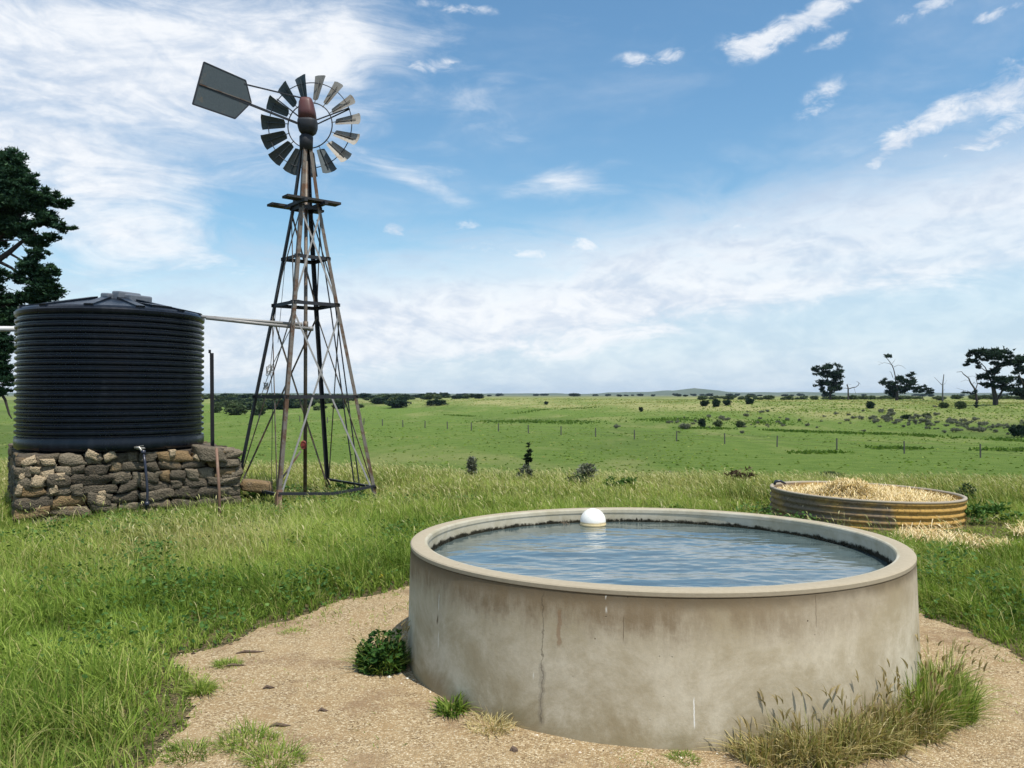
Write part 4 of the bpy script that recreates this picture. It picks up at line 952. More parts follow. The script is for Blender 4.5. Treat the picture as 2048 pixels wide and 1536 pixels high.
# broad-leaved weeds between the grass (clover, mallow): round leaves on short stalks
def leaf_mat(t):
    r_, y_, h = tint(t); return leaf_shader(t, t.ramp(r_, [(0, (.030, .075, .018)), (.6, (.075, .155, .035)), (1, (.16, .26, .07))]), .25, .45)
M['leaf'] = material('broad_leaf', leaf_mat)
def leaves(name, P, S, rnd, m_, up=.6, parent=None):
    N = len(P); nrm = np.stack([rng.normal(0, up, N), rng.normal(0, up, N), np.ones(N)], -1); nrm /= np.linalg.norm(nrm, axis=1, keepdims=True)
    r_ = np.stack([np.cos(a := rng.uniform(0, 6.28, N)), np.sin(a), 0 * a], -1); u = np.cross(nrm, r_); u /= np.linalg.norm(u, axis=1, keepdims=True); v = np.cross(nrm, u)
    ang = np.arange(5) * 2 * np.pi / 5; V = P[:, None] + (u[:, None] * np.cos(ang)[None, :, None] + v[:, None] * np.sin(ang)[None, :, None] * .8) * S[:, None, None]
    V = np.concatenate([V, (P - nrm * (S * .15)[:, None])[:, None]], 1); b0 = (np.arange(N) * 6)[:, None, None]
    tr = (b0 + np.array([[i, (i + 1) % 5, 5] for i in range(5)])[None]).reshape(-1, 3)
    at = np.repeat(np.stack([rnd, 0 * rnd, 0 * rnd, 0 * rnd + 1], -1), 6, 0)
    return np_mesh(name, V.reshape(-1, 3), 0, None, tr, m_, at, parent)
n_ = 1500; a_ = rng.uniform(0, 6.283, n_); q_ = .155 * np.sqrt(rng.random(n_)); lx, ly = LW[1] + q_ * np.cos(a_), LW[2] + q_ * np.sin(a_); k_ = np.hypot(lx - TC[0], ly - TC[1]) > TR + .05; lx, ly, q_ = lx[k_], ly[k_], q_[k_]
o_ = leaves('leaf', np.stack([lx, ly, (.20 - .6 * q_) * rng.uniform(.15, 1.1, len(lx)) * (.5 + vnoise(lx * 12, ly * 12, 4))], -1), rng.uniform(.008, .020, len(lx)), np.clip(rng.normal(.12, .15, len(lx)), 0, 1), M['leaf']); o_.parent = LW[0]; o_['kind'] = 'stuff'
N = 110000; y = np.sqrt(rng.uniform(3.1 ** 2, 13 ** 2, N)); x = rng.uniform(-.68, .68, N) * y
cl = fbm(x * .75 + 20, y * .75, 33, 4); gi = gravel_in(x, y)
ex = np.zeros(N)
for px, py, r_ in [(450, 1260, .35), (560, 1260, .22), (500, 1275, .3), (215, 1290, .3), (340, 1190, .45), (160, 1065, .6), (330, 1050, .5), (560, 990, .45), (520, 1035, .4), (1950, 1190, .5), (1900, 1130, .4), (600, 1180, .4), (280, 1120, .4), (680, 1000, .5)]:
    p = at_z(px, py, .1); ex = np.maximum(ex, np.exp(-((x - p.x) ** 2 + ((y - p.y) * .6) ** 2) / r_ ** 2))
k = (~blocked(x, y)) & (gi < .03) & (rng.random(N) < np.clip((cl - .56) * 7, 0, .4) + ex * .9 * np.clip((fbm(x * 3.2, y * 3.2, 45, 3) - .36) * 5, 0, 1))
x, y, ex = x[k], y[k], ex[k]; hgt = rng.uniform(.03, .17, len(x)) * (.8 + .5 * ex) + .02
tag(leaves('broadleaf_weeds', np.stack([x, y, terrain(x, y) + hgt * np.clip(-gravel_in(x, y) * 5 + .3, .2, 1)], -1), rng.uniform(.007, .016, len(x)) * (1 + y / 18), np.clip(rng.normal(.45, .25, len(x)), 0, 1), M['leaf']),
    'dark clover and mallow leaves growing in patches between the yard grass', 'weeds', kind='stuff')
# seed heads nodding above the grass
N = 30000; y = np.sqrt(rng.uniform(4.2 ** 2, 19 ** 2, N)); x = rng.uniform(-.68, .68, N) * y
dr = dryness(x, y); k = (~blocked(x, y)) & (gravel_in(x, y) < -.12) & (rng.random(N) < (.06 + dr * 1.1) * np.clip((y - 3) / 7, .1, 1)); x, y = x[k], y[k]; n = len(x)
hz = (.16 + .22 * fbm(x, y, 21, 3)) * rng.uniform(.7, 1.25, n) * np.where(y > 12, .85, 1.1); az = rng.normal(2.9, .9, n); ln = rng.uniform(.25, .7, n)
k2 = np.exp(-(np.maximum(np.hypot(x - SW[0], y - SW[1]) - SWR, 0) / .6) ** 2); hz *= 1 - .7 * k2
P = np.stack([x, y, terrain(x, y)], -1)
tag(blades('seeding_grass_stalks', P, hz, .0025 * (1 + y / 8), az, ln, rng.uniform(.3, 1, n), rng.uniform(.4, 1, n), rows=(0, .6, 1), prof=(1, 1, .3)), 'thin pale seed stalks rising out of the yard grass', 'grass', kind='stuff')
tip = P + np.stack([np.cos(az) * hz * ln, np.sin(az) * hz * ln, hz * (1 - .45 * ln)], -1); tip[:, 2] -= .004
M['seed_pale'] = material('pale_seed_head', lambda t: leaf_shader(t, t.ramp(tint(t)[0], [(0, (.22, .27, .08)), (.5, (.38, .38, .15)), (1, (.55, .50, .28))]), .3))
tag(blades('grass_seed_heads', tip, rng.uniform(.035, .065, n) * (1 + y / 26), rng.uniform(.005, .009, n) * (1 + y / 14), az, rng.uniform(.5, 1.3, n), rng.random(n), rng.random(n), rows=(0, .35, .7, 1), prof=(.4, 1, .7, 0), m_=M['seed_pale']), 'pale nodding seed heads over the yard grass', 'grass', kind='stuff')
# short pasture texture of the field and hill beyond
N = 90000; y = 36 * (420 / 36) ** rng.random(N); x = rng.uniform(-.68, .68, N) * y
zt = terrain(x, y); f = fbm(x * .03, y * .015, 3, 4) ; hill = sstep((zt + 3.5) / 1.6)
k = rng.random(N) < (.10 + .5 * (fbm(x * .15, y * .06, 6, 3) - .4)) + .55 * hill; x, y, zt, f, hill = x[k], y[k], zt[k], f[k], hill[k]; n = len(x)
dryf = np.where(rng.random(n) < .10 + .75 * hill * (f > .45), rng.uniform(.4, .95, n), rng.uniform(0, .3, n))
tag(blades('pasture_grass', np.stack([x, y, zt], -1), rng.uniform(.05, .16, n) * (1 + .8 * hill), rng.uniform(.10, .32, n) * (1 + y / 150), rng.uniform(0, 6.28, n), rng.uniform(0, .6, n), np.clip(rng.normal(.30, .2, n), 0, 1), dryf, rows=(0, 1), prof=(1, 0), face=rng.normal(0, .5, n)),
    'short green and straw pasture tussocks across the field and rising slope', 'pasture', kind='stuff')

# rushes along the wet lines of the field
RX, RY, RW = [], [], []
for pl, n_, wd_ in [([(1330, 856), (1480, 858), (1600, 864), (1720, 868), (1850, 872), (2060, 884)], 2600, 1.), ([(1730, 896), (1850, 898), (2060, 901)], 700, 1.), ([(980, 846), (1060, 842), (1150, 846)], 1500, 4.), ([(880, 829), (960, 834), (1080, 820), (1190, 815)], 700, 1.4), ([(1560, 906), (1700, 905)], 250, .8), ([(1260, 838), (1420, 842), (1560, 848)], 1300, 3.)]:
    G_ = [ground(*q) for q in pl]; s_ = rng.uniform(0, len(G_) - 1 - 1e-6, n_); i_ = s_.astype(int); fr_ = s_ - i_
    gx_ = np.array([g.x for g in G_]); gy_ = np.array([g.y for g in G_]); k_ = fbm(s_ * 3.1, s_ * 0, 12, 3) > .42
    RX.append((gx_[i_] * (1 - fr_) + gx_[i_ + 1] * fr_ + rng.normal(0, wd_, n_))[k_]); RY.append((gy_[i_] * (1 - fr_) + gy_[i_ + 1] * fr_ + rng.normal(0, wd_, n_))[k_])
x, y = np.concatenate(RX), np.concatenate(RY); n = len(x)
tag(blades('rushes', np.stack([x, y, terrain(x, y)], -1), rng.uniform(.15, .38, n), rng.uniform(.25, .5, n), rng.uniform(0, 6.28, n), rng.uniform(0, .5, n), np.clip(rng.normal(.08, .1, n), 0, 1), rng.uniform(0, .15, n), rows=(0, 1), prof=(1, 0), face=rng.normal(0, .5, n)), 'dark green rushes marking the wet lines across the field', 'rushes', kind='stuff')

# ------------------------------------------------------------------ fence
M['post'] = material('fence_post_wood', lambda t: pbr(t, t.mix(t.noise(t.co, 9.), (.055, .05, .045), (.13, .12, .105)), .9))
f0 = at_z(1960, 915, -4.); f1 = at_z(943, 861.6, -4.)
fn = empty('wire_fence', on_ground(f0.x, f0.y), 'thin post and wire fence crossing the green field', 'fence')
pts = []
for px, top, bot in [(2075, 893, 924), (1960, 887, 915), (1807.7, 882, 904.6), (1673, 877, 899), (1553.5, 872, 895), (1449, 867.5, 889), (1352.6, 863.5, 883.6), (1268.6, 860.5, 879), (1191, 857, 874.8), (1122, 853, 870), (1057, 849.5, 867.5), (997, 849, 863.6), (943, 847, 861.6), (895, 845, 858.7), (850, 843, 856), (806, 841.5, 854), (765, 840, 852), (728, 838.5, 850), (691.5, 837.5, 848), (655, 836, 846.5), (600, 834, 844), (568, 832, 842), (518, 830, 839)]:
    u = (px - 1024) / F; d = np.array([f1.x - f0.x, f1.y - f0.y]); s_ = (u * f0.y - f0.x) / (d[0] - u * d[1]); x, y = f0.x + d[0] * s_, f0.y + d[1] * s_
    pts.append(on_ground(x, y))
def post(p, th): b = MB(); lean = Vector((random.uniform(-.05, .05), 0, 0)); b.tube([p - Vector((0, 0, .3)), p + Vector((0, 0, .6)) + lean * .5, p + Vector((0, 0, 1.22)) + lean], [th, th, th * .9], 7); b.build('fence_post', M['post'], fn)
for p in pts: post(p, .045 + .0003 * p.y)
b = MB()
for hz in (.35, .7, 1.05):
    for a, c_ in zip(pts[:-1], pts[1:]): b.bar(a + Vector((0, 0, hz)), c_ + Vector((0, 0, hz)), .012, .012)
o = b.build('fence_wire', M['steel'], fn)

# ------------------------------------------------------------------ shrubs, tussocks and trees
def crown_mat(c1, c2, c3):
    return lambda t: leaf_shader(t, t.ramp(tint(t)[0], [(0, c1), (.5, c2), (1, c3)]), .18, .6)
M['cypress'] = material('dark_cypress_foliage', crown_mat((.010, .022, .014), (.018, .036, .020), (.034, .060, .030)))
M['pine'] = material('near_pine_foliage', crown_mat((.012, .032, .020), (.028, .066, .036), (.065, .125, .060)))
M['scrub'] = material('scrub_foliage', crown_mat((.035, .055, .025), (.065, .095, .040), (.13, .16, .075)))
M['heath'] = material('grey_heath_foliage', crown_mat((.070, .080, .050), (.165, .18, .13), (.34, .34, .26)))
M['wood'] = material('dark_bark', lambda t: pbr(t, t.mix(t.noise(t.co, 4., 5), (.018, .016, .014), (.06, .05, .042)), .95))
M['deadwood'] = material('dead_grey_wood', lambda t: pbr(t, t.mix(t.noise(t.co, 3., 5), (.07, .065, .06), (.19, .175, .16)), .9))
def clumps(blobs, per, leaf, seed=0, sub=.28):
    """leaf-sized triangles gathered in sprays filling ellipsoids; blobs: (centre, radii)."""
    Ps, Ss, Rn = [], [], []
    for c, r_ in blobs:
        c = np.array(c); r_ = np.array(r_); vol = (r_[0] * r_[2]); ns = max(3, int(per[0] * vol))
        d = rng.normal(0, 1, (ns, 3)); d /= np.linalg.norm(d, axis=1, keepdims=True); cs = c + d * r_ * (rng.random((ns, 1)) ** .5)
        rs = sub * (r_.mean()) * rng.uniform(.6, 1.3, ns); sr = rng.normal(0, .16, ns)
        k = per[1]; e = rng.normal(0, .5, (ns, k, 3)) * rs[:, None, None] * np.array([1.25, 1.25, .6]); P = cs[:, None] + e
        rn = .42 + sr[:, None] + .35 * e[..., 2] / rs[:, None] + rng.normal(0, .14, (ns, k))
        Ps.append(P.reshape(-1, 3)); Rn.append(rn.ravel())
    P = np.concatenate(Ps); return P, np.clip(np.concatenate(Rn), 0, 1)
def leaf_tris(name, P, rn, size, m_, parent=None):
    N = len(P); d = rng.normal(0, 1, (N, 3)); d[:, 2] = np.abs(d[:, 2]) * .6 + .1; d /= np.linalg.norm(d, axis=1, keepdims=True)
    e = rng.normal(0, 1, (N, 3)); s_ = np.cross(d, e); s_ /= np.maximum(np.linalg.norm(s_, axis=1, keepdims=True), 1e-6)
    L = size * rng.uniform(.6, 1.4, (N, 1)); V = np.stack([P - s_ * L * .28, P + s_ * L * .28, P + d * L], 1)
    at = np.repeat(np.stack([rn, 0 * rn, 0 * rn, 0 * rn + 1], -1), 3, 0)
    return np_mesh(name, V.reshape(-1, 3), 0, None, np.arange(3 * N).reshape(-1, 3), m_, at, parent)
TW = .5
def px_tree(name, label, cat, base, D, trunk, blobs, wood='wood', leafm='cypress', per=(9, 26), size=.30, group=None, dz=0.):
    """base px; trunk: list of (polyline px, r0, r1 in m); blobs: (px, py, rx, ry) in px; built in metres at depth D."""
    g = on_ground((base[0] - 1024) / F * D, D); zb = g.z; kx = D / F
    def W(px, py, dy=0): return Vector((g.x + (px - base[0]) * kx, D + dy, CAMZ + (790 - py) * kx))
    e = empty(name, g, label, cat, group); b = MB()
    for pl, r0, r1 in trunk:
        n = len(pl); ph = random.uniform(0, 6)
        b.tube([W(p[0], p[1], (p[2] if len(p) > 2 else math.sin(ph) * i / max(n - 1, 1) * kx * 8)) + (Vector((0, 0, min(0, zb - CAMZ - (790 - p[1]) * kx) - .5)) if i == 0 and abs(p[1] - base[1]) < 12 else Vector((0, 0, 0))) for i, p in enumerate(pl)], [TW * (r0 + (r1 - r0) * i / (n - 1)) for i in range(n)], 7)
    b.build('trunk', M[wood], e)
    if blobs:
        B = []
        for q in blobs:
            rx, ry = q[2] * kx, q[3] * kx; dy = (q[4] if len(q) > 4 else random.uniform(-.5, .5)) * rx
            B.append((W(q[0], q[1], dy), (rx, rx * .8, ry)))
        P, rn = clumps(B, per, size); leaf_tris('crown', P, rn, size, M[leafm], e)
    return e
px_tree('cypress_tree', 'flat topped dark tree left of the bare branched dead tree', 'tree', (1661, 804), 292,
    [([(1661, 804), (1661, 785), (1658, 765), (1655, 745)], .75, .3), ([(1661, 787), (1672, 765), (1683, 758)], .3, .1), ([(1659, 775), (1645, 755), (1632, 740)], .3, .1)],
    [(1655, 736, 24, 8), (1634, 739, 13, 5), (1681, 742, 12, 5), (1640, 752, 14, 7), (1662, 752, 22, 11), (1676, 760, 13, 12), (1642, 768, 13, 9), (1660, 772, 18, 12), (1676, 775, 10, 10), (1647, 781, 9, 5), (1655, 787, 10, 6)], size=.85, per=(3.2, 34))
px_tree('dead_tree', 'low dead tree with a long crooked branch beside the flat topped tree', 'dead tree', (1696, 804), 290,
    [([(1696, 804), (1697, 790), (1697, 775), (1695, 769)], .65, .35), ([(1697, 778), (1706, 775), (1712, 774), (1717, 770), (1718, 765), (1713, 763)], .35, .12), ([(1718, 766), (1722, 769)], .1, .05), ([(1696, 777), (1688, 776), (1684, 779)], .2, .06), ([(1696, 772), (1693, 768), (1700, 769)], .15, .06), ([(1708, 776), (1709, 788)], .12, .06)], [], wood='wood')
px_tree('half_dead_tree', 'ragged tree with a small tufted top on one bare grey limb', 'tree', (1793, 803), 285,
    [([(1793, 803), (1793, 785), (1791, 770)], 1.2, .6), ([(1791, 772), (1792, 755), (1789, 738), (1786, 729), (1780, 720), (1776, 714)], .42, .16), ([(1787, 732), (1778, 727), (1768, 725), (1756, 730)], .16, .05), ([(1788, 734), (1796, 730), (1803, 732), (1810, 738)], .15, .05),
     ([(1785, 727), (1788, 718)], .12, .05), ([(1786, 755), (1784, 745), (1782, 742)], .2, .08), ([(1795, 790), (1810, 783), (1820, 785)], .25, .1), ([(1766, 727), (1758, 722)], .07, .04)],
    [(1775, 714, 11, 5, 0), (1762, 762, 9, 6), (1770, 768, 14, 7), (1785, 765, 10, 5), (1805, 758, 14, 9), (1822, 752, 9, 9), (1829, 760, 8, 7), (1812, 770, 16, 12), (1795, 778, 18, 10), (1780, 779, 12, 8), (1826, 777, 10, 8), (1790, 788, 12, 7), (1810, 783, 12, 7)], size=.85, per=(3.4, 34))
px_tree('bush_tree', 'small rounded dark tree between the ragged tree and the bare snag', 'tree', (1848, 802), 300, [([(1848, 802), (1848, 790)], .3, .2)],
    [(1848, 777, 9, 7), (1855, 783, 12, 6), (1843, 784, 7, 6), (1863, 786, 8, 3)], size=.8, per=(4, 30))
px_tree('dead_snag', 'bare grey snag standing upright before the big trees', 'dead tree', (1885, 801), 270,
    [([(1885, 801), (1884, 785), (1883, 768), (1884, 749)], .6, .25), ([(1884, 770), (1878, 762), (1871, 753)], .2, .06), ([(1884, 772), (1892, 766), (1896, 760)], .12, .04), ([(1885, 782), (1890, 779)], .1, .04)], [], wood='deadwood')
px_tree('dead_tree', 'thin dead tree with bare arms reaching left before the biggest tree', 'dead tree', (1952, 817), 165,
    [([(1952, 817), (1954, 800), (1952, 785), (1950, 776), (1943, 765), (1940, 756), (1930, 748), (1927, 743), (1917, 744)], .5, .07), ([(1951, 780), (1957, 768), (1956, 755)], .22, .08), ([(1946, 768), (1950, 764), (1957, 768)], .08, .04), ([(1936, 753), (1944, 752), (1951, 755)], .06, .03), ([(1952, 787), (1930, 781), (1912, 776)], .10, .03), ([(1940, 762), (1930, 760), (1920, 764)], .06, .03)],
    [(1936, 786, 12, 3.5), (1951, 783, 9, 4), (1954, 812, 6, 8)], size=.45, per=(5, 24))
px_tree('cypress_tree', 'biggest dark spreading tree with a domed layered crown', 'tree', (1991, 812), 172,
    [([(1991, 812), (1990, 797), (1986, 782), (1983, 765)], 1.15, .7), ([(1993, 800), (2000, 790), (2008, 775), (2020, 755)], .6, .2), ([(1984, 768), (1978, 750), (1972, 735), (1960, 722)], .38, .12), ([(1984, 768), (1990, 745), (1996, 730)], .38, .12), ([(1976, 745), (1955, 732), (1945, 730)], .2, .07), ([(2005, 775), (2025, 762), (2035, 752)], .25, .08), ([(1990, 748), (2005, 735), (2015, 728)], .2, .08)],
    [(1963, 703, 24, 6), (1980, 707, 30, 8), (1950, 711, 16, 6), (2000, 714, 24, 9), (1940, 722, 12, 4.5), (1932, 730, 10, 4), (1958, 722, 14, 6), (2005, 730, 20, 9), (2020, 726, 12, 8), (1982, 722, 14, 5), (1957, 736, 6, 4), (1984, 744, 16, 7), (1972, 756, 16, 8), (1968, 770, 12, 7), (1990, 760, 20, 10), (2012, 762, 16, 10), (2000, 778, 18, 7), (1975, 772, 12, 5), (2022, 775, 14, 6)], size=.6, per=(7.5, 36))
px_tree('cypress_tree', 'dark tree cut by the right edge of the view, behind the biggest tree', 'tree', (2052, 812), 190,
    [([(2052, 812), (2050, 790), (2045, 770), (2035, 750)], .9, .3), ([(2046, 772), (2060, 755)], .4, .1)],
    [(2040, 722, 14, 10), (2060, 720, 26, 10), (2035, 738, 9, 8), (2060, 742, 26, 12), (2040, 762, 14, 10), (2070, 765, 26, 12), (2028, 780, 16, 6), (2050, 786, 24, 9), (2080, 785, 24, 9)], size=.65, per=(6.5, 34))
# near pine behind the tank
TW = .8
ND = 24.
px_tree('pine_tree', 'big dark pine at the left edge behind the water tank', 'tree', (-95, 860), ND,
    [([(-95, 870), (-92, 740), (-80, 600), (-70, 480), (-50, 380)], .42, .14), ([(-80, 620), (-35, 540), (15, 505), (45, 480), (75, 465)], .16, .03), ([(-78, 600), (-30, 500), (20, 440), (50, 410)], .15, .03), ([(-20, 515), (20, 535), (50, 560), (80, 575)], .07, .02), ([(15, 505), (40, 520), (70, 545)], .05, .015),
     ([(-90, 700), (-40, 640), (10, 610), (50, 590)], .12, .03), ([(-90, 760), (-50, 745), (-10, 770), (8, 800), (15, 828), (20, 838)], .09, .02), ([(-30, 500), (0, 480), (30, 478), (48, 500)], .04, .012), ([(0, 560), (30, 550), (48, 560)], .03, .01)],
    [(-30, 345, 62, 50, 0), (20, 325, 36, 28, .2), (-60, 400, 80, 60, 0), (20, 455, 40, 20, .2), (90, 385, 22, 12), (60, 480, 30, 14, .3), (60, 535, 34, 20, .2), (85, 585, 36, 20, .2), (35, 370, 38, 30, -.3), (62, 362, 20, 16), (10, 410, 50, 32, 0), (70, 400, 32, 20), (102, 403, 22, 12), (122, 408, 16, 9), (140, 406, 12, 7), (95, 440, 28, 15), (120, 455, 20, 10), (138, 456, 12, 6), (75, 425, 25, 14, .3), (60, 450, 22, 10), (100, 475, 22, 9),
     (-70, 480, 60, 50), (-20, 470, 28, 22), (80, 508, 22, 10), (55, 520, 16, 8), (100, 545, 20, 13), (75, 560, 28, 16), (50, 590, 26, 16), (100, 578, 18, 12), (30, 560, 16, 12), (70, 600, 24, 12), (15, 600, 26, 18), (-30, 590, 40, 34), (-70, 600, 50, 50), (110, 598, 12, 8), (10, 640, 22, 14),
     (-10, 670, 26, 16), (-40, 700, 45, 34), (5, 715, 16, 12), (-5, 750, 22, 14), (-45, 770, 36, 20), (5, 785, 16, 10), (12, 735, 12, 10), (-80, 720, 60, 60), (-15, 620, 40, 30, .2), (0, 690, 30, 24, .2), (-20, 740, 40, 24, .2), (5, 760, 22, 16, .2), (-10, 550, 30, 20), (40, 625, 26, 14), (85, 615, 22, 10)], leafm='pine', size=.095, per=(330, 62))

# shrub prototypes copied over the plain
def shrub_proto(name, leafm, n, size, flat=.6):
    blobs = [((random.uniform(-.6, .6), random.uniform(-.5, .5), random.uniform(.25, .6) * flat + .15), (.45, .4, .38 * flat + .1)) for _ in range(5)]
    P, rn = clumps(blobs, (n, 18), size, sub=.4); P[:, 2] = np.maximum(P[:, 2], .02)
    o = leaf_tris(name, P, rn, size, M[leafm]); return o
PR = {'scrub': [shrub_proto('scrub_bush', 'scrub', 110, .20, .8) for _ in range(4)], 'dark': [shrub_proto('dark_bush', 'cypress', 110, .20, .85) for _ in range(3)], 'heath': [shrub_proto('heath_bush', 'heath', 120, .14, .5) for _ in range(4)]}
usedp = {k: [False] * len(v) for k, v in PR.items()}
def shrub(kind, x, y, sx, sz, label, cat='shrub', group=None, name=None):
    i = random.randrange(len(PR[kind])); o = PR[kind][i]
    if usedp[kind][i] or name:
        o = o.copy(); COL.objects.link(o)
        for k_ in ('label', 'category', 'group'):
            if k_ in o: del o[k_]
        if name: o.name = name
    else: usedp[kind][i] = True
    o.location = on_ground(x, y) - Vector((0, 0, .05 * sz)); o.scale = (sx, sx, sz); o.rotation_euler.z = random.uniform(0, 6.28)
    return tag(o, label, cat, group)
# far scrub: many look-alikes
G1 = 'dark scrub bushes scattered to the horizon'; L1 = 'dark scrub bush far off near the horizon'
def px_on(px, D): return (px - 1024) / F * D, D
cnt = 0
for _ in range(150):                                   # left band behind the windmill
    px = random.triangular(405, 960, 470); D = random.uniform(300, 620) * (1 + max(0, (px - 700)) / 500)
    x, y = px_on(px, D); s_ = random.uniform(1.6, 3.6) * (D / 400) ** .5; shrub('scrub' if random.random() < .7 else 'dark', x, y, s_ * 1.5, s_, 'green scrub bush in the thicket beyond the windmill', 'shrub', 'scrub bushes of the thicket beyond the windmill')
for _ in range(110):                                   # right scrub line below the trees
    px = random.uniform(1400, 2060); D = random.uniform(300, 520) * (1 if px > 1560 else 1.15)
    x, y = px_on(px, D); s_ = random.uniform(1.2, 2.3); shrub('scrub', x, y, s_ * 1.5, s_, 'low scrub bush in the belt around the right hand trees', 'shrub', 'low scrub bushes around the trees')
for _ in range(70):
    px = random.uniform(640, 2060); D = random.uniform(900, 2200); x, y = px_on(px, D); s_ = random.uniform(3, 6.) * (D / 1500) ** .5; shrub('dark', x, y, s_ * 1.5, s_, L1, 'shrub', G1)
for px, py, w_, h_, kd, lb in [(797, 810, 68, 17, 'dark', 'long dark bush clump right of the windmill, the left one of two'), (870, 807, 50, 13, 'dark', 'long dark bush clump right of the windmill, the right one of two'),
        (633, 818, 20, 9, 'scrub', 'small round bush seen through the windmill legs'), (681, 814, 34, 13, 'dark', 'dark bush seen right of the far windmill leg'), (465, 822, 60, 24, 'scrub', 'big leafy bush left of the windmill, in the thicket front'), (430, 818, 34, 22, 'scrub', 'leafy bush right beside the dark steel post'), (520, 822, 40, 26, 'scrub', 'leafy bush behind the left windmill leg'), (570, 812, 40, 22, 'dark', 'dark bush behind the near windmill leg'),
        (1092, 807, 12, 7, 'dark', 'small lone dark bush on the middle of the rise'), (1282, 820, 11, 10, 'dark', 'round lone bush on the slope under the distant hill'), (1410, 808, 24, 12, 'dark', 'dark round bush at the left end of the dark row'), (1433, 808, 28, 16, 'dark', 'bigger dark bush second in the dark row'), (1455, 807, 24, 12, 'dark', 'dark bush third in the dark row'), (1500, 804, 30, 12, 'dark', 'dark bush at the right end of the dark row'),
        (1741, 812, 28, 15, 'dark', 'dark round bush under the gap between the trees'), (1404, 849, 17, 19, 'dark', 'upright dark bush on the slope'), (1368, 852, 28, 18, 'heath', 'grey bush left of the upright dark bush'), (1433, 850, 24, 14, 'scrub', 'dull green bush right of the upright dark bush'), (1480, 850, 26, 13, 'scrub', 'low dull bush on the slope right of the grey ones'), (1234, 853, 18, 12, 'heath', 'grey heap of brush on the slope above the fence'),
        (1885, 812, 22, 12, 'scrub', 'green bush at the foot of the bare snag'), (1918, 812, 28, 16, 'scrub', 'green bush left of the thin dead tree'), (1870, 813, 14, 6, 'heath', 'small reddish grey bush under the snag'), (1812, 835, 24, 10, 'dark', 'dark bush atop the grey heath patch'), (1855, 832, 20, 9, 'scrub', 'green bush at the top of the heath patch'), (2035, 866, 40, 26, 'dark', 'dark bush at the right edge below the trees')]:
    g = ground(px, py + h_ * .35); k = g.y / F; shrub(kd, g.x, g.y, w_ * k / 2.0, h_ * k / .95, lb, 'shrub', name={'dark': 'dark_bush', 'scrub': 'scrub_bush', 'heath': 'heath_bush'}[kd])
for _ in range(105):                                   # grey heath on the right slope
    t_ = random.random(); px = 1740 + 320 * t_ + random.gauss(0, 14); py = 838 + 24 * t_ + random.gauss(0, 7); g = ground(px, py); k = g.y / F; w_ = random.uniform(6, 18)
    shrub('heath', g.x, g.y, w_ * k / 2, w_ * .55 * k / .7, 'low grey heath bush on the slope below the trees', 'shrub', 'grey heath bushes on the slope')
for _ in range(55):
    px = random.uniform(1330, 1760); py = 848 - (px - 1330) * .02 + random.gauss(0, 10); g = ground(px, py); k = g.y / F; w_ = random.uniform(5, 14)
    shrub('heath', g.x, g.y, w_ * k / 2, w_ * .5 * k / .7, 'small dull tussock bush in the middle of the slope', 'shrub', 'small tussock bushes on the middle slope')
# things in the yard's tall grass
def brush_heap(px, py, w_, h_, label, m_='heath', leaf=.05, name='brush_heap', cat='brush heap', D=None):
    g = ground(px, py) if D is None else on_ground((px - 1024) / F * D, D); k = g.y / F
    hh_ = max(at_y(px, py - h_ * (.55 if D else .5), g.y).z - g.z, .2) + (.08 if D else .05)
    P, rn = clumps([((g.x + dx * w_ * k, g.y, g.z + hh_ * .5), (w_ * k * .34, w_ * k * .34, hh_ * .5)) for dx in (-.2, 0, .2)], (240 if w_ > 46 else 700 if w_ > 20 else 2400, 24), leaf, sub=.4)
    return tag(leaf_tris(name, P, rn, leaf, M[m_]), label, cat)
M['brownbrush'] = material('brown_brush', crown_mat((.045, .030, .020), (.10, .070, .045), (.19, .14, .09)))
brush_heap(1478, 951, 54, 19, 'brown heap of dead brush at the edge of the tall grass', 'brownbrush', D=15.2)
brush_heap(1171, 943, 44, 17, 'grey heap of dead thistle in the tall grass left of the brown one', 'heath', D=15.8)
brush_heap(1050, 942, 28, 12, 'small grey heap under the lone dark sapling', 'heath', D=16.)
brush_heap(943, 926, 14, 8, 'tiny grey tuft of dead brush at the grass edge', 'heath', D=16.6)
brush_heap(1240, 985, 75, 44, 'dark green leafy bush in the tall grass behind the trough', 'leaf', .06, 'leafy_bush', 'bush')
brush_heap(1160, 975, 60, 30, 'loose green bush left of the leafy one behind the trough', 'scrub', .06, 'leafy_bush', 'bush')
brush_heap(510, 1015, 50, 48, 'dark weedy bush between the plinth and the near windmill leg', 'leaf', .06, 'leafy_bush', 'bush')
brush_heap(690, 1000, 80, 30, 'dark green bush at the foot of the windmill on its right', 'leaf', .055, 'leafy_bush', 'bush')
brush_heap(1930, 1005, 40, 60, 'tall thin green weed behind the corrugated trough', 'scrub', .05, 'tall_weed', 'weed')
brush_heap(1975, 1050, 110, 55, 'spreading green bush right of the corrugated trough', 'leaf', .055, 'leafy_bush', 'bush')
brush_heap(1663, 962, 45, 34, 'pale leafy weed standing behind the corrugated trough', 'scrub', .05, 'tall_weed', 'weed')
sD = 17.5
px_tree('sapling', 'lone dark sapling with a bare top standing at the grass edge', 'sapling', (1056, 936), sD, [([(1056, 936), (1057, 915), (1058, 900), (1057, 888)], .02, .008)], [(1052, 915, 8, 9, 0), (1062, 913, 7, 8, 0), (1057, 902, 5, 6, 0), (1058, 889, 4, 5, 0), (1056, 926, 8, 8, 0)], size=.055, per=(800, 26))
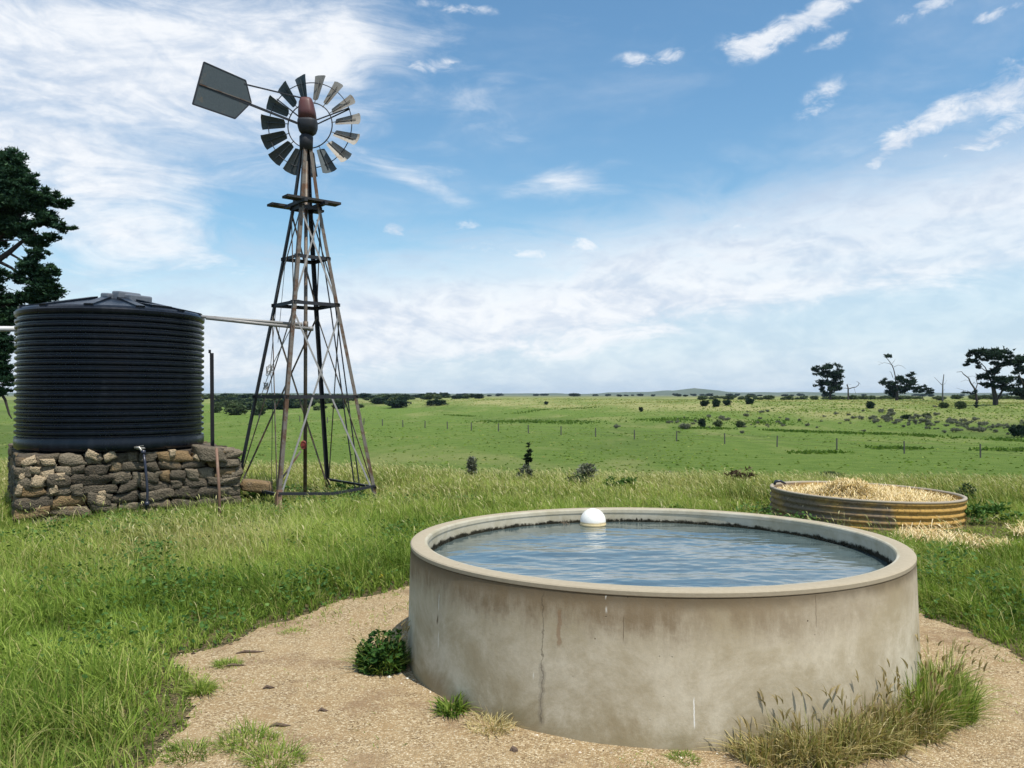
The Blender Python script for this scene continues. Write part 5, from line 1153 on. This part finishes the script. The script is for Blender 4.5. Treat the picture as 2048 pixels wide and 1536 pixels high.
b = MB(); g = ground(1340, 948); k = g.y / F; b.tube([g + Vector((-.22, 0, .13)), g + Vector((.0, .02, .17)), g + Vector((.32, 0, .10))], [.03, .045, .03], 7); b.tube([g + Vector((-.1, 0, .15)), g + Vector((-.02, .02, .26))], [.02, .008], 5)
tag(b.build('fallen_branch', M['deadwood']), 'grey fallen branch lying in the tall grass behind the trough', 'branch')

# ------------------------------------------------------------------ distant hills and air
def hills():
    D = 5200.; pr = [(-1500, 780), (-400, 785), (400, 786), (900, 787), (1080, 786.5), (1180, 787.5), (1230, 784.5), (1300, 784), (1330, 781), (1350, 781.5), (1365, 779), (1388, 776), (1405, 777.5), (1425, 782), (1450, 783), (1480, 785), (1600, 784), (1700, 786), (1850, 785.5), (2048, 786), (3000, 784)]
    v = []; f = []; n = 420
    for i in range(n):
        px = -1500 + 4500 * i / (n - 1); py = np.interp(px, [q[0] for q in pr], [q[1] for q in pr]) + (vnoise(px * .06, 0, 3) - .5) * 1.2
        x = (px - 1024) / F * D; z = (790 - py) / F * D + CAMZ
        for dy, kz in ((-900, -.3), (-350, .75), (0, 1.), (400, .8), (1000, -.3)): v.append((x, D + dy, z * kz if kz > 0 else -12))
    for i in range(n - 1):
        for j in range(4): f.append((i * 5 + j, (i + 1) * 5 + j, (i + 1) * 5 + j + 1, i * 5 + j + 1))
    me = bpy.data.meshes.new('hills'); me.from_pydata(v, [], f)
    M['hill'] = material('hill_grass', lambda t: pbr(t, t.mix(t.noise(t.co, .004, 5), (.05, .075, .03), (.10, .11, .05)), 1))
    tag(link('hills', me, M['hill'], smooth=True), kind='structure')
hills()
def haze():
    b = MB(); b.box((0, 2900, 22), 12400, 8200, 60); m_ = bpy.data.materials.new('haze'); m_.use_nodes = True; t = NT(m_.node_tree)
    for n in list(t.n): t.n.remove(n)
    v = t.node('ShaderNodeVolumePrincipled'); v.inputs['Color'].default_value = (.62, .80, 1.0, 1); v.inputs['Density'].default_value = 6e-5; v.inputs['Anisotropy'].default_value = .2
    t.l.new(v.outputs[0], t.node('ShaderNodeOutputMaterial').inputs['Volume'])
    o = b.build('haze', m_); tag(o, 'thin blue air haze over the plain', 'haze', kind='stuff')
if 1: haze()
